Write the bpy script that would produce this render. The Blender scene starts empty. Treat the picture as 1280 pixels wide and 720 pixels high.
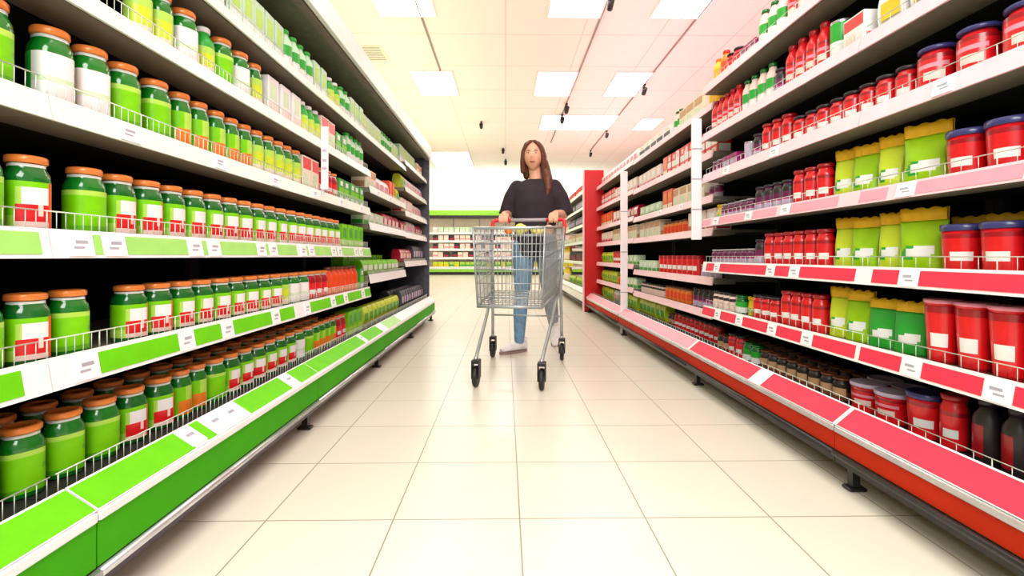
import bpy, math, random
from mathutils import Vector, Matrix
random.seed(7)
SC = bpy.context.scene
COL = SC.collection
PI = math.pi
CAMZ = 0.78

# ------------------------------------------------------------------ materials
def lin(c):
    out = []
    for v in c:
        v = v / 255.0
        out.append(v / 12.92 if v <= 0.04045 else ((v + 0.055) / 1.055) ** 2.4)
    return out
MATS = {}
def mat(name, rgb, rough=0.45, metal=0.0, var=0.10, scale=18.0, coat=0.0, emit=0.0, spec=0.5, bump=0.0):
    """procedural principled material with a soft noise variation of its colour"""
    if name in MATS: return MATS[name]
    m = bpy.data.materials.new(name); m.use_nodes = True
    nt = m.node_tree; b = nt.nodes['Principled BSDF']
    c = lin(rgb)
    tc = nt.nodes.new('ShaderNodeTexCoord')
    nz = nt.nodes.new('ShaderNodeTexNoise'); nz.inputs['Scale'].default_value = scale; nz.inputs['Detail'].default_value = 2
    nt.links.new(tc.outputs['Object'], nz.inputs['Vector'])
    rp = nt.nodes.new('ShaderNodeValToRGB')
    rp.color_ramp.elements[0].position = 0.3; rp.color_ramp.elements[1].position = 0.7
    rp.color_ramp.elements[0].color = [max(0, v * (1 - var)) for v in c] + [1]
    rp.color_ramp.elements[1].color = [min(1, v * (1 + var)) for v in c] + [1]
    nt.links.new(nz.outputs['Fac'], rp.inputs['Fac'])
    nt.links.new(rp.outputs['Color'], b.inputs['Base Color'])
    b.inputs['Roughness'].default_value = rough; b.inputs['Metallic'].default_value = metal
    b.inputs['Coat Weight'].default_value = coat; b.inputs['Specular IOR Level'].default_value = spec
    if emit:
        nt.links.new(rp.outputs['Color'], b.inputs['Emission Color']); b.inputs['Emission Strength'].default_value = emit
    if bump:
        bp = nt.nodes.new('ShaderNodeBump'); bp.inputs['Strength'].default_value = bump; bp.inputs['Distance'].default_value = 0.01
        nt.links.new(nz.outputs['Fac'], bp.inputs['Height']); nt.links.new(bp.outputs['Normal'], b.inputs['Normal'])
    m.diffuse_color = c + [1]
    MATS[name] = m
    return m
P = {}
def pal(k, rgb, **kw): P[k] = mat('m_' + k, rgb, **kw)
pal('green_glass', (14, 118, 30), rough=.12, coat=.4, var=.25)
pal('deep_green', (10, 102, 34), rough=.12, coat=.4, var=.25)
pal('glass_neck_highlight', (206, 220, 212), rough=.15, var=.15)
pal('lime', (124, 212, 10), rough=.45, var=.10, spec=.25)
pal('lime_dark', (92, 184, 12), rough=.4)
pal('lime_pale', (178, 226, 84), rough=.45)
pal('yellow_green', (206, 226, 40), rough=.4)
pal('mint', (190, 226, 190), rough=.4)
pal('pale_green', (206, 232, 190), rough=.4)
pal('green', (40, 168, 50), rough=.35)
pal('white', (240, 240, 238), rough=.4, var=.03)
pal('cream', (244, 230, 206), rough=.5, var=.06)
pal('cream_pink', (246, 216, 206), rough=.5, var=.06)
pal('red', (226, 22, 30), rough=.3, coat=.3, var=.12)
pal('deep_red', (164, 10, 26), rough=.3, coat=.3, var=.15)
pal('crimson', (190, 16, 54), rough=.3, coat=.3)
pal('orange_red', (240, 76, 24), rough=.35)
pal('orange', (240, 128, 30), rough=.35)
pal('copper', (240, 138, 60), rough=.28, metal=.1, var=.08)
pal('brown', (120, 66, 40), rough=.4, var=.2)
pal('tan', (206, 160, 116), rough=.5)
pal('yellow', (238, 204, 30), rough=.4)
pal('pouch_green', (158, 206, 16), rough=.35, spec=.3)
pal('gold', (236, 182, 26), rough=.35)
pal('navy', (52, 54, 112), rough=.3, coat=.3)
pal('black_lid', (40, 36, 44), rough=.35)
pal('grey_lid', (176, 168, 176), rough=.35)
pal('silver', (196, 196, 200), rough=.25, metal=.8)
pal('purple', (104, 22, 74), rough=.3, coat=.2, var=.2)
pal('magenta', (180, 40, 120), rough=.35)
pal('pink', (238, 150, 170), rough=.45)
pal('lilac', (196, 180, 204), rough=.45)
pal('dark', (44, 36, 36), rough=.35, var=.3)
pal('charcoal', (74, 74, 86), rough=.5, var=.3)
pal('ink', (168, 168, 178), rough=.6)
pal('price_green', (106, 208, 10), spec=.2, rough=.5, var=.05)
pal('price_green_pale', (160, 226, 110), rough=.4, var=.05)
pal('price_red', (236, 58, 82), spec=.25, rough=.5, var=.05)
pal('price_pink', (246, 158, 176), rough=.4, var=.05)
pal('rail_white', (244, 244, 244), rough=.3, var=.03)
pal('rail_green_white', (230, 242, 226), rough=.35, var=.03)
pal('rail_pink_white', (250, 206, 216), rough=.35, var=.04)
pal('tag_white', (246, 246, 250), rough=.5, var=.02)
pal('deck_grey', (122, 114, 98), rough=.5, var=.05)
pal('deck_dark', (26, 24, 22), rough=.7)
pal('back_black', (10, 9, 9), rough=.8, var=.2, spec=.1)
pal('panel_green', (62, 168, 2), rough=.6, spec=.15, var=.08, scale=4)
pal('panel_red', (192, 42, 8), rough=.6, spec=.15, var=.08, scale=4)
pal('bumper', (58, 46, 66), rough=.3, var=.1)
pal('shaded_plinth', (122, 100, 36), rough=.7)
pal('wire', (214, 220, 206), rough=.3, metal=.3)
pal('chrome', (206, 208, 212), rough=.22, metal=.7)
pal('cart_grey', (168, 176, 178), rough=.3, metal=.5)
pal('red_plastic', (236, 30, 40), rough=.35)
pal('rubber', (24, 22, 22), rough=.5)
pal('hub', (120, 120, 120), rough=.4)
pal('pillar_red', (214, 0, 4), rough=.4, var=.08, scale=3)
pal('post_white', (250, 236, 238), rough=.4, var=.02)
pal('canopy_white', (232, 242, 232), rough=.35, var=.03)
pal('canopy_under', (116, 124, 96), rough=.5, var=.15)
pal('fixture_black', (30, 28, 30), rough=.4)
pal('track_grey', (150, 136, 136), rough=.5)
pal('skin', (228, 168, 138), rough=.5, var=.05)
pal('lip', (176, 84, 80), rough=.4)
pal('hair', (92, 48, 30), rough=.45, var=.35, scale=40)
pal('tee', (42, 31, 40), rough=.85, var=.18, scale=14)
pal('jeans', (112, 152, 184), rough=.8, var=.2, scale=30)
pal('jeans_grey', (150, 158, 168), rough=.8, var=.15, scale=30)
pal('shoe_white', (238, 232, 232), rough=.5)
pal('sole', (150, 120, 118), rough=.6)
pal('eye_dark', (46, 28, 22), rough=.2)
pal('fruit_yellow', (226, 216, 110), rough=.4)
pal('fruit_lemon', (236, 222, 120), rough=.4)
pal('peach', (240, 176, 130), rough=.5)
pal('header_green', (150, 224, 60), rough=.4)

# ------------------------------------------------------------------ mesh builder
class MB:
    def __init__(s): s.v = []; s.f = []; s.m = []; s.mats = []; s.sm = []
    def mi(s, m):
        if m not in s.mats: s.mats.append(m)
        return s.mats.index(m)
    def add(s, vs, fs, m, smooth=False):
        o = len(s.v); s.v += [tuple(v) for v in vs]
        for k, f in enumerate(fs):
            s.f.append([o + i for i in f]); s.sm.append(smooth)
            s.m.append(s.mi(m[k] if isinstance(m, list) else m))
        return s
    def merge(s, b):
        o = len(s.v); s.v += b.v
        for f, m, sm in zip(b.f, b.m, b.sm):
            s.f.append([o + i for i in f]); s.m.append(s.mi(b.mats[m])); s.sm.append(sm)
        return s
    def box(s, x0, x1, y0, y1, z0, z1, m, bev=0.0):
        if bev <= 0:
            vs = [(x, y, z) for z in (z0, z1) for y in (y0, y1) for x in (x0, x1)]
            return s.add(vs, [(0, 2, 3, 1), (4, 5, 7, 6), (0, 1, 5, 4), (2, 6, 7, 3), (0, 4, 6, 2), (1, 3, 7, 5)], m)
        c = [(x0, y0, 1, 1), (x1, y0, -1, 1), (x1, y1, -1, -1), (x0, y1, 1, -1)]
        def ring(z, ins):
            r = []
            for k, (x, y, sx, sy) in enumerate(c):
                a = (x + sx * (ins + bev), y + sy * ins); b = (x + sx * ins, y + sy * (ins + bev))
                pr = [b, a] if k % 2 == 0 else [a, b]
                r += [(p[0], p[1], z) for p in pr]
            return r
        vs = ring(z0, bev) + ring(z0 + bev, 0) + ring(z1 - bev, 0) + ring(z1, bev)
        fs = [tuple(reversed(range(8))), tuple(range(24, 32))]
        for j in range(3):
            for i in range(8): fs.append((j * 8 + i, j * 8 + (i + 1) % 8, (j + 1) * 8 + (i + 1) % 8, (j + 1) * 8 + i))
        return s.add(vs, fs, m)
    def lathe(s, prof, m, n=16, smooth=True, c=(0, 0, 0), cap=True, sq=0.0):
        """prof: list of (radius, z); m one material or a list, one for each band; sq squares the section"""
        vs = []
        for r, z in prof:
            for i in range(n):
                a = 2 * PI * i / n
                k = 1.0
                if sq: k = 1.0 + sq * (1 / max(abs(math.cos(a)), abs(math.sin(a))) - 1)
                vs.append((c[0] + r * k * math.cos(a), c[1] + r * k * math.sin(a), c[2] + z))
        fs = []; ms = []
        for j in range(len(prof) - 1):
            for i in range(n):
                fs.append((j * n + i, j * n + (i + 1) % n, (j + 1) * n + (i + 1) % n, (j + 1) * n + i))
                ms.append(m[j] if isinstance(m, list) else m)
        if cap:
            fs.append(tuple(reversed(range(n)))); ms.append(m[0] if isinstance(m, list) else m)
            fs.append(tuple(range((len(prof) - 1) * n, len(prof) * n))); ms.append(m[-1] if isinstance(m, list) else m)
        return s.add(vs, fs, ms, smooth)
    def band(s, r, z0, z1, cells, a0=-PI, a1=PI, n=16, sq=0.0, r1=None):
        """a wrapped label: cells(u, v) gives the material of each patch, u, v in 0..1"""
        rows = 8; vs = []; fs = []; ms = []
        for j in range(rows + 1):
            for i in range(n + 1):
                a = a0 + (a1 - a0) * i / n
                k = 1.0
                if sq: k = 1.0 + sq * (1 / max(abs(math.cos(a)), abs(math.sin(a))) - 1)
                rr = (r if r1 is None else r + (r1 - r) * j / rows) * k
                vs.append((rr * math.cos(a), rr * math.sin(a), z0 + (z1 - z0) * j / rows))
        for j in range(rows):
            for i in range(n):
                fs.append((j * (n + 1) + i, j * (n + 1) + i + 1, (j + 1) * (n + 1) + i + 1, (j + 1) * (n + 1) + i))
                ms.append(cells((i + .5) / n, (j + .5) / rows))
        return s.add(vs, fs, ms, True)
    def tube(s, pts, r, m, n=6, closed=False, smooth=True):
        pts = [Vector(p) for p in pts]; N = len(pts); vs = []
        ref = None
        for i, p in enumerate(pts):
            if closed: t = pts[(i + 1) % N] - pts[i - 1]
            else: t = pts[min(i + 1, N - 1)] - pts[max(i - 1, 0)]
            t.normalize()
            if ref is None:
                ref = Vector((0, 0, 1)) if abs(t.z) < .9 else Vector((1, 0, 0))
            a = t.cross(ref).normalized(); b = a.cross(t).normalized(); ref = b
            rr = r[i] if isinstance(r, (list, tuple)) else r
            for k in range(n):
                an = 2 * PI * k / n
                vs.append(p + a * (rr * math.cos(an)) + b * (rr * math.sin(an)))
        fs = []
        for i in range(N if closed else N - 1):
            j = (i + 1) % N
            for k in range(n): fs.append((i * n + k, j * n + k, j * n + (k + 1) % n, i * n + (k + 1) % n))
        if not closed:
            fs.append(tuple(range(n))); fs.append(tuple(reversed(range((N - 1) * n, N * n))))
        return s.add(vs, fs, m, smooth)
    def ball(s, c, rx, ry, rz, m, nu=14, nv=9, fn=None):
        vs = []; fs = []
        for j in range(nv + 1):
            th = PI * j / nv
            for i in range(nu):
                a = 2 * PI * i / nu
                d = Vector((math.sin(th) * math.cos(a), math.sin(th) * math.sin(a), -math.cos(th)))
                p = Vector((d.x * rx, d.y * ry, d.z * rz))
                if fn: p = fn(d, p)
                vs.append((c[0] + p.x, c[1] + p.y, c[2] + p.z))
        for j in range(nv):
            for i in range(nu):
                fs.append((j * nu + i, j * nu + (i + 1) % nu, (j + 1) * nu + (i + 1) % nu, (j + 1) * nu + i))
        return s.add(vs, fs, m, True)
    def loft(s, rings, m, n=20):
        """rings: (centre, rx, ry) stacked along z"""
        vs = []; fs = []
        for c, rx, ry in rings:
            for i in range(n):
                a = 2 * PI * i / n; vs.append((c[0] + rx * math.cos(a), c[1] + ry * math.sin(a), c[2]))
        for j in range(len(rings) - 1):
            for i in range(n): fs.append((j * n + i, j * n + (i + 1) % n, (j + 1) * n + (i + 1) % n, (j + 1) * n + i))
        fs.append(tuple(reversed(range(n)))); fs.append(tuple(range((len(rings) - 1) * n, len(rings) * n)))
        return s.add(vs, fs, m, True)
    def mesh(s, name):
        me = bpy.data.meshes.new(name)
        me.from_pydata(s.v, [], s.f)
        for m in s.mats: me.materials.append(m)
        me.polygons.foreach_set('material_index', s.m)
        me.polygons.foreach_set('use_smooth', s.sm)
        me.update()
        return me
    def build(s, name, parent=None, loc=(0, 0, 0)):
        return put(name, s.mesh(name), parent, loc)
def put(name, me, parent=None, loc=(0, 0, 0), rz=0):
    o = bpy.data.objects.new(name, me); COL.objects.link(o)
    o.location = loc; o.rotation_euler = (0, 0, rz)
    if parent: o.parent = parent
    return o
def tag(o, label, cat, group=None):
    o['label'] = label; o['category'] = cat
    if group: o['group'] = group
    return o
def thing(name, label, cat, loc=(0, 0, 0), rz=0, group=None):
    o = bpy.data.objects.new(name, None); COL.objects.link(o)
    o.empty_display_size = .05; o.location = loc; o.rotation_euler = (0, 0, rz)
    return tag(o, label, cat, group)
def struct(o): o['kind'] = 'structure'; return o

# ------------------------------------------------------------------ the setting
CEIL = 4.25
def tile_floor():
    m = bpy.data.materials.new('floor_tiles'); m.use_nodes = True
    nt = m.node_tree; b = nt.nodes['Principled BSDF']
    tc = nt.nodes.new('ShaderNodeTexCoord'); mp = nt.nodes.new('ShaderNodeMapping')
    mp.inputs['Location'].default_value = (-0.042, -1.365 + 0.374 * 4, 0)
    br = nt.nodes.new('ShaderNodeTexBrick'); br.offset = 0; br.squash = 1
    br.inputs['Scale'].default_value = 1
    br.inputs['Brick Width'].default_value = .374; br.inputs['Row Height'].default_value = .374
    br.inputs['Mortar Size'].default_value = .0024; br.inputs['Mortar Smooth'].default_value = .2
    br.inputs['Color1'].default_value = lin((232, 225, 208)) + [1]
    br.inputs['Color2'].default_value = lin((229, 221, 204)) + [1]
    br.inputs['Mortar'].default_value = lin((160, 150, 132)) + [1]
    nt.links.new(tc.outputs['Object'], mp.inputs['Vector']); nt.links.new(mp.outputs['Vector'], br.inputs['Vector'])
    nz = nt.nodes.new('ShaderNodeTexNoise'); nz.inputs['Scale'].default_value = 6
    nt.links.new(tc.outputs['Object'], nz.inputs['Vector'])
    mx = nt.nodes.new('ShaderNodeMix'); mx.data_type = 'RGBA'; mx.blend_type = 'MULTIPLY'; mx.inputs['Factor'].default_value = .06
    nt.links.new(br.outputs['Color'], mx.inputs['A']); nt.links.new(nz.outputs['Color'], mx.inputs['B'])
    nt.links.new(mx.outputs['Result'], b.inputs['Base Color'])
    b.inputs['Roughness'].default_value = .28; b.inputs['Specular IOR Level'].default_value = .4
    return m
def tile_ceiling():
    m = bpy.data.materials.new('ceiling_tiles'); m.use_nodes = True
    nt = m.node_tree; b = nt.nodes['Principled BSDF']
    tc = nt.nodes.new('ShaderNodeTexCoord')
    br = nt.nodes.new('ShaderNodeTexBrick'); br.offset = 0
    br.inputs['Scale'].default_value = 1
    br.inputs['Brick Width'].default_value = 1.2; br.inputs['Row Height'].default_value = 1.2
    br.inputs['Mortar Size'].default_value = .01
    br.inputs['Color1'].default_value = lin((248, 242, 236)) + [1]; br.inputs['Color2'].default_value = lin((246, 240, 232)) + [1]
    br.inputs['Mortar'].default_value = lin((226, 216, 208)) + [1]
    nt.links.new(tc.outputs['Object'], br.inputs['Vector'])
    nt.links.new(br.outputs['Color'], b.inputs['Base Color'])
    b.inputs['Roughness'].default_value = .7
    return m
def plane(name, m, x0, x1, y0, y1, z, th):
    o = MB().box(x0, x1, y0, y1, min(z, z + th), max(z, z + th), m).build(name); return struct(o)
plane('floor', tile_floor(), -5, 5, -3.5, 21, 0, -.1)
plane('ceiling', tile_ceiling(), -5, 5, -3.5, 21, CEIL, .1)
WALL = mat('wall_paint', (246, 246, 250), rough=.6, var=.02, scale=3)
WALLP = mat('wall_paint_pink', (250, 214, 220), rough=.6, var=.02, scale=3)
WALLG = mat('wall_paint_green', (232, 240, 214), rough=.6, var=.02, scale=3)
struct(MB().box(-5, 5, 20.4, 20.5, 0, CEIL, WALL).build('wall_back'))
struct(MB().box(4.9, 5, -3.5, 20.4, 0, CEIL, WALLP).build('wall_right'))
struct(MB().box(-5, -4.9, -3.5, 20.4, 0, CEIL, WALLG).build('wall_left'))
bulk = MB().box(-4.9, 4.9, 19.5, 20.4, 2.72, CEIL, WALL)
for k in range(-4, 5): bulk.box(k * 1.1 - .008, k * 1.1 + .008, 19.493, 19.5, 2.72, CEIL, P['cream'])
struct(bulk.build('trim_bulkhead'))

# ------------------------------------------------------------------ shelving
def sx(s, a, b):
    """aisle distance pair to an ordered x pair on side s"""
    return (s * a, s * b) if s > 0 else (s * b, s * a)
UNITS = []
def wire_guard(s, x, y0, y1, z, h, step=.021):
    b = MB(); X = s * x
    b.tube([(X, y0 + .004, z + h), (X, y1 - .004, z + h)], .0016, P['wire'], 5)
    n = max(2, int((y1 - y0 - .02) / step))
    for i in range(n + 1):
        y = y0 + .01 + (y1 - y0 - .02) * i / n
        r = .0019 if i % 6 == 0 else .0011
        b.tube([(X, y, z), (X, y, z + h)], r, P['wire'], 4)
    return b
def shelf(unit, s, x, y0, y1, zt, zb, depth, rail, strips=None, tags=(), guard=.05, tilt=0.012, strip_m=None):
    """one shelf: deck with its price rail, coloured inserts, tags and wire guard; zt, zb = rail top and bottom"""
    dz = zt - .012; g = .0015
    ya, yb = y0 + g, y1 - g
    d = MB()
    a, b = sx(s, x + .023, x + depth)
    d.box(a, b, ya, yb, dz - .018, dz, [P['deck_dark'], P['deck_grey'], P['deck_grey'], P['deck_grey'], P['deck_grey'], P['deck_grey']])  # underside coloured dark to stand in for shade deep below the shelf
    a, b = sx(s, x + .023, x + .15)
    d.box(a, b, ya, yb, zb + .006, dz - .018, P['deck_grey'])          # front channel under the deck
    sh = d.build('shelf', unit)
    r = MB()
    X0, X1 = s * x, s * (x + tilt)
    vs = [(X1, ya, zt), (X0, ya, zb), (X0 + s * .008, ya, zb), (X1 + s * .008, ya, zt)]
    vs += [(p[0], yb, p[2]) for p in vs]
    fs = [(0, 1, 2, 3), (7, 6, 5, 4), (0, 4, 5, 1), (1, 5, 6, 2), (2, 6, 7, 3), (3, 7, 4, 0)]
    if s > 0: fs = [tuple(reversed(f)) for f in fs]
    r.add(vs, fs, rail)
    r.build('price_rail', sh)
    def on_rail(y_0, y_1, t0, t1, m, name, off):
        q = MB(); pts = []
        for t in (t0, t1):
            xx = X0 + (X1 - X0) * t - s * off; z = zb + (zt - zb) * t
            pts += [(xx, y_0, z), (xx, y_1, z), (xx + s * off * .9, y_1, z), (xx + s * off * .9, y_0, z)]
        q.add(pts, [(0, 1, 5, 4), (1, 2, 6, 5), (2, 3, 7, 6), (3, 0, 4, 7), (4, 5, 6, 7), (3, 2, 1, 0)], m)
        return q
    for (p, q_) in (strips or []):
        on_rail(max(p, ya), min(q_, yb), .14, .86, strip_m, 's', .0015).build('price_strip', sh)
    for y in tags:
        w = .062
        if y - w / 2 < ya or y + w / 2 > yb: continue
        t = on_rail(y - w / 2, y + w / 2, .08, .94, P['tag_white'], 't', .003)
        for (u0, u1, v0, v1) in ((-.012, .018, .52, .64), (-.018, .008, .34, .42)):   # faint printed lines
            t.merge(on_rail(y + u0, y + u1, v0, v1, P['ink'], 'k', .0036))
        t.build('price_tag', sh)
    if guard: wire_guard(s, x + .025, ya, yb, dz, guard, .021 if s < 0 else .045).build('wire_guard', sh)
    return sh
def unit(s, y0, y1, label, xb, xs, back, top, group, base_z, colour, front_z=.24, strips=None, tags=(), strip_m=None,
         canopy=None, feet=True, name='shelving_unit', base_top=None):
    """a gondola bay: back panel, base with kick rail and feet; shelves are added after"""
    u = thing(name, label, 'shelving', (s * (xs + .25), (y0 + y1) / 2, 0), 0, group)
    off = Vector(u.location)
    UNITS.append(u)
    a, b = sx(s, back, back + .03)
    MB().box(a, b, y0, y1, .06, top, P['back_black']).build('back_panel', u)
    for y in (y0 + .015, y1 - .015):
        a, b = sx(s, back - .03, back)
        MB().box(a, b, y - .014, y + .014, .06, top - .002, P['deck_dark']).build('upright', u)
    bz = base_top
    d = MB()                                                            # base deck behind the slanted rail
    a, b = sx(s, xs + .01, back - .031)
    d.box(a, b, y0 + .002, y1 - .002, bz - .03, bz, P['deck_dark'])
    dk = d.build('base_deck', u)
    pn = MB(); a, b = sx(s, xb, xb + .02)
    pn.box(a, b, y0 + .002, y1 - .002, .125, front_z - .024, colour)
    pn.build('base_panel', u)
    e = MB(); a, b = sx(s, xb - .006, xb + .02)
    e.box(a, b, y0 + .002, y1 - .002, front_z - .022, front_z, P['rail_white'] if s < 0 else P['silver'], .003)
    e.build('trim_rail', u)
    k = MB()
    k.tube([(s * (xb - .004), y0 + .002, .112), (s * (xb - .004), y1 - .002, .112)], .011, P['chrome'] if s < 0 else P['fixture_black'], 8)
    a, b = sx(s, xb, xb + .03)
    k.box(a, b, y0 + .002, y1 - .002, .082, .106, P['bumper'] if s < 0 else P['fixture_black'])
    k.build('kick_rail', u)
    a, b = sx(s, xb + .13, xb + .15)
    MB().box(a, b, y0 + .002, y1 - .002, .0, bz - .032, P['shaded_plinth']).build('shaded_plinth', u)  # its brown imitates the shade in the recess under the base
    if feet:
        for y in feet:
            f = MB(); a, b = sx(s, xb + .03, xb + .055)
            f.box(a, b, y - .012, y + .012, .012, .082, P['fixture_black'])
            a, b = sx(s, xb + .015, xb + .075)
            f.box(a, b, y - .02, y + .02, 0, .012, P['fixture_black'], .003)
            f.build('foot', u)
    # slanted rail over the base with its inserts
    x0, x1, z0, z1 = s * xb, s * xs, front_z, base_z
    def quad(y_0, y_1, t0, t1, m, o):
        q = MB()
        nrm = Vector((-(z1 - z0) * s, 0, abs(x1 - x0))).normalized() * o
        pts = []
        for t in (t0, t1):
            for y in (y_0, y_1): pts.append((x0 + (x1 - x0) * t + nrm.x, y, z0 + (z1 - z0) * t + nrm.z))
        pts += [(p[0] - nrm.x * .9 - (0), p[1], p[2] - nrm.z * .9) for p in pts]
        q.add(pts, [(0, 1, 3, 2), (4, 6, 7, 5), (0, 4, 5, 1), (2, 3, 7, 6), (0, 2, 6, 4), (1, 5, 7, 3)], m)
        return q
    rl = quad(y0 + .002, y1 - .002, 0, 1, P['rail_white'], .004).build('price_rail', u)
    for (p, q_) in (strips or []):
        quad(max(p, y0 + .003), min(q_, y1 - .003), .03, .93, strip_m, .0055).build('price_strip', rl)
    for y in tags:
        if y - .03 > y0 and y + .03 < y1:
            t = quad(y - .03, y + .03, .1, .9, P['tag_white'], .007)
            t.merge(quad(y - .012, y + .016, .5, .62, P['ink'], .0076)).build('price_tag', rl)
    for ob in list(u.children): ob.location = -off
    wire_guard(s, xs + .022, y0 + .002, y1 - .002, bz, .05, .021 if s < 0 else .045).build('wire_guard', u).location = -off
    if canopy:
        xc, zl, zu = canopy
        c = MB(); a, b = sx(s, xc, xc + .025)
        c.box(a, b, y0, y1, zl, zu, P['canopy_white'], .004)
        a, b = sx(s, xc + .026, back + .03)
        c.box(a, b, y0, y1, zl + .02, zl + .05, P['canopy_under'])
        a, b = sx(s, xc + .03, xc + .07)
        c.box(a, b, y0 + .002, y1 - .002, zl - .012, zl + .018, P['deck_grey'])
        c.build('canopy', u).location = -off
    return u
def add_shelf(u, *a, **k):
    sh = shelf(u, *a, **k); sh.location = -Vector(u.location); return sh

def alt(y0, y1, pat):
    """green or red inserts and tags alternating along a rail: pat = list of ('s', length) / ('t',) / ('g', gap)"""
    y = y0; S = []; T = []; i = 0
    while y < y1:
        k = pat[i % len(pat)]; i += 1
        if k[0] == 's': S.append((y, min(y + k[1], y1))); y += k[1]
        elif k[0] == 't': T.append(y + .036); y += .072
        else: y += k[1]
    return S, T

LW = P['rail_white']; LG = P['rail_green_white']; RP = P['rail_pink_white']
# left side --------------------------------------------------------
LXB, LXS, LSX, LBACK, LTOP = .86, .93, .95, 1.45, 2.08
LJ = [-.16, .98, 2.12, 3.27, 4.42, 5.60]
LNAME = ['white and green shelving bay nearest the camera on the left side',
         'second left shelving bay from the camera, full of green jars',
         'third left shelving bay, ending where the shelf heights change',
         'fourth left shelving bay with green boxes above green packs',
         'last left shelving bay with dark packets low down, at its far end']
LS = {0: [(.563, .494), (.838, .775), (1.12, 1.066), (1.385, 1.336), (1.638, 1.592)]}
LS[1] = LS[2] = LS[0]
LS[3] = [(.65, .585), (1.02, .965), (1.28, 1.228), (1.638, 1.592)]
LS[4] = [(.73, .675), (1.01, .955), (1.22, 1.165), (1.45, 1.40), (1.70, 1.655)]
for i in range(5):
    y0, y1 = LJ[i], LJ[i + 1]
    pat = [('s', .36), ('t',), ('s', .05), ('t',), ('g', .02)]
    S, T = alt(y0 + .02, y1, pat)
    S = [(-.1, 1.29), (1.345, 1.385), (1.57, 1.87), (1.95, 2.84), (2.9, 3.25), (3.4, 3.8)]; T = [1.316, 1.43, 1.51, 1.91, 2.87]
    S = [(max(a, y0 + .004), min(b, y1 - .004)) for a, b in S if b > y0 + .02 and a < y1 - .02]
    u = unit(-1, y0, y1, LNAME[i], LXB, LXS, LBACK, LTOP - .04, 'left shelving bays', .288, P['panel_green'], .242, S, T if i < 3 else (),
             P['price_green'] if i < 3 else P['price_green_pale'], canopy=(.9, 1.95, 2.09), feet=[y1 - .03], base_top=.268)
    for j, (zt, zb) in enumerate(LS[i]):
        if i < 3 and j == 0: S, T = alt(y0 + .015 + .03 * i, y1, [('t',), ('s', .26), ('t',), ('s', .13)])
        elif i < 3 and j == 1: S, T = alt(y0 + .03, y1, [('t',), ('s', .02), ('t',), ('s', .22)] if i else [('t',), ('s', .2)])
        else: S, T = [], ([y0 + .2 + .37 * k for k in range(3)] if j == 2 else [])
        add_shelf(u, -1, LSX, y0, y1, zt, zb, .5, LW if j < 2 else LG, S, T, guard=.05 if i < 3 else .03,
                  strip_m=P['price_green'] if (i < 2 and j == 0) else P['price_green_pale'] if j else P['price_green'])
ep = MB(); ep.box(-1.48, -.93, 5.602, 5.63, .08, 2.09, P['charcoal'], .003)
o = ep.build('shelf_end_panel'); tag(o, 'dark grey end panel closing the far end of left shelving', 'panel')
fl = thing('hanging_flag_sign', 'narrow white vertical sign strip sticking out from the left shelves', 'sign', (-.905, 2.36, 1.2))
MB().box(-.035, .0, -.004, .004, -.08, .24, P['post_white'], .001).build('sign_panel', fl)
sb = MB()
for zz in (.02, .06, .11): sb.box(-.028, -.007, -.0052, -.0042, zz, zz + .014, P['lilac'])
sb.build('printed_bars', fl)
MB().box(-.035, -.02, -.003, .003, -.105, -.081, P['chrome']).build('clip', fl)

# right side -------------------------------------------------------
RXB, RXS, RSX, RBACK, RTOP = 1.12, 1.19, 1.20, 1.70, 2.12
RJ = [.30, 1.55, 2.80, 4.55, 6.38]; RGAP = {3: .012}
RS12 = [(.48, .417), (.745, .684), (1.005, .955), (1.275, 1.222), (1.525, 1.475), (1.81, 1.757)]
RS3 = [(.44, .39), (.65, .60), (.955, .905), (1.16, 1.11), (1.436, 1.385), (1.73, 1.68)]
RS4 = [(.46, .41), (.70, .65), (.96, .91), (1.18, 1.13), (1.45, 1.40), (1.74, 1.69)]
RNAME = ['red based shelving bay nearest the camera on the right side',
         'second right shelving bay, with red base, ending at the white post',
         'right shelving bay just beyond the white post, with uneven shelf heights',
         'right shelving bay just before the tall red panel']
for i in range(4):
    y0, y1 = RJ[i] + (.012 if i == 3 else 0), RJ[i + 1] - (.012 if i == 2 else 0)
    S = [(y0 + .01, y1 - .01)] if i == 0 else [(y0 + .01, y0 + .46), (y0 + .56, y1 - .01)] if i == 1 else [(y0 + .02, y1 - .02)]
    u = unit(1, y0, y1, RNAME[i], RXB, RXS, RBACK, 1.84 if i < 2 else 1.80, 'right shelving bays', .262, P['panel_red'], .205, S, (),
             P['price_red'] if i < 2 else P['price_pink'], feet=[y1 - .03], base_top=.225)
    for j, (zt, zb) in enumerate(RS12 if i < 2 else RS3 if i == 2 else RS4):
        if i < 2 and j == 0: S, T = alt(y0 + .02, y1, [('s', .22), ('t',), ('s', .17), ('t',)])
        elif i < 2 and j == 1: S, T = alt(y0 + .02, y1, [('s', .30), ('t',), ('s', .10), ('t',), ('s', .16)])
        elif i < 2 and j == 2: S, T = alt(y0 + .1, y1, [('s', .28), ('t',), ('g', .03), ('s', .2), ('t',)])
        else: S, T = [], ([y0 + .5, y0 + .95] if j == 3 else [])
        add_shelf(u, 1, RSX + (.06 if i >= 2 else 0), y0, y1, zt, zb, .5 if i < 2 else .44, RP if (j >= 2 or i >= 2) else LW, S, T,
                  guard=.045 if i < 2 else 0, strip_m=P['price_red'] if j < 2 else P['price_pink'])
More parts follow.
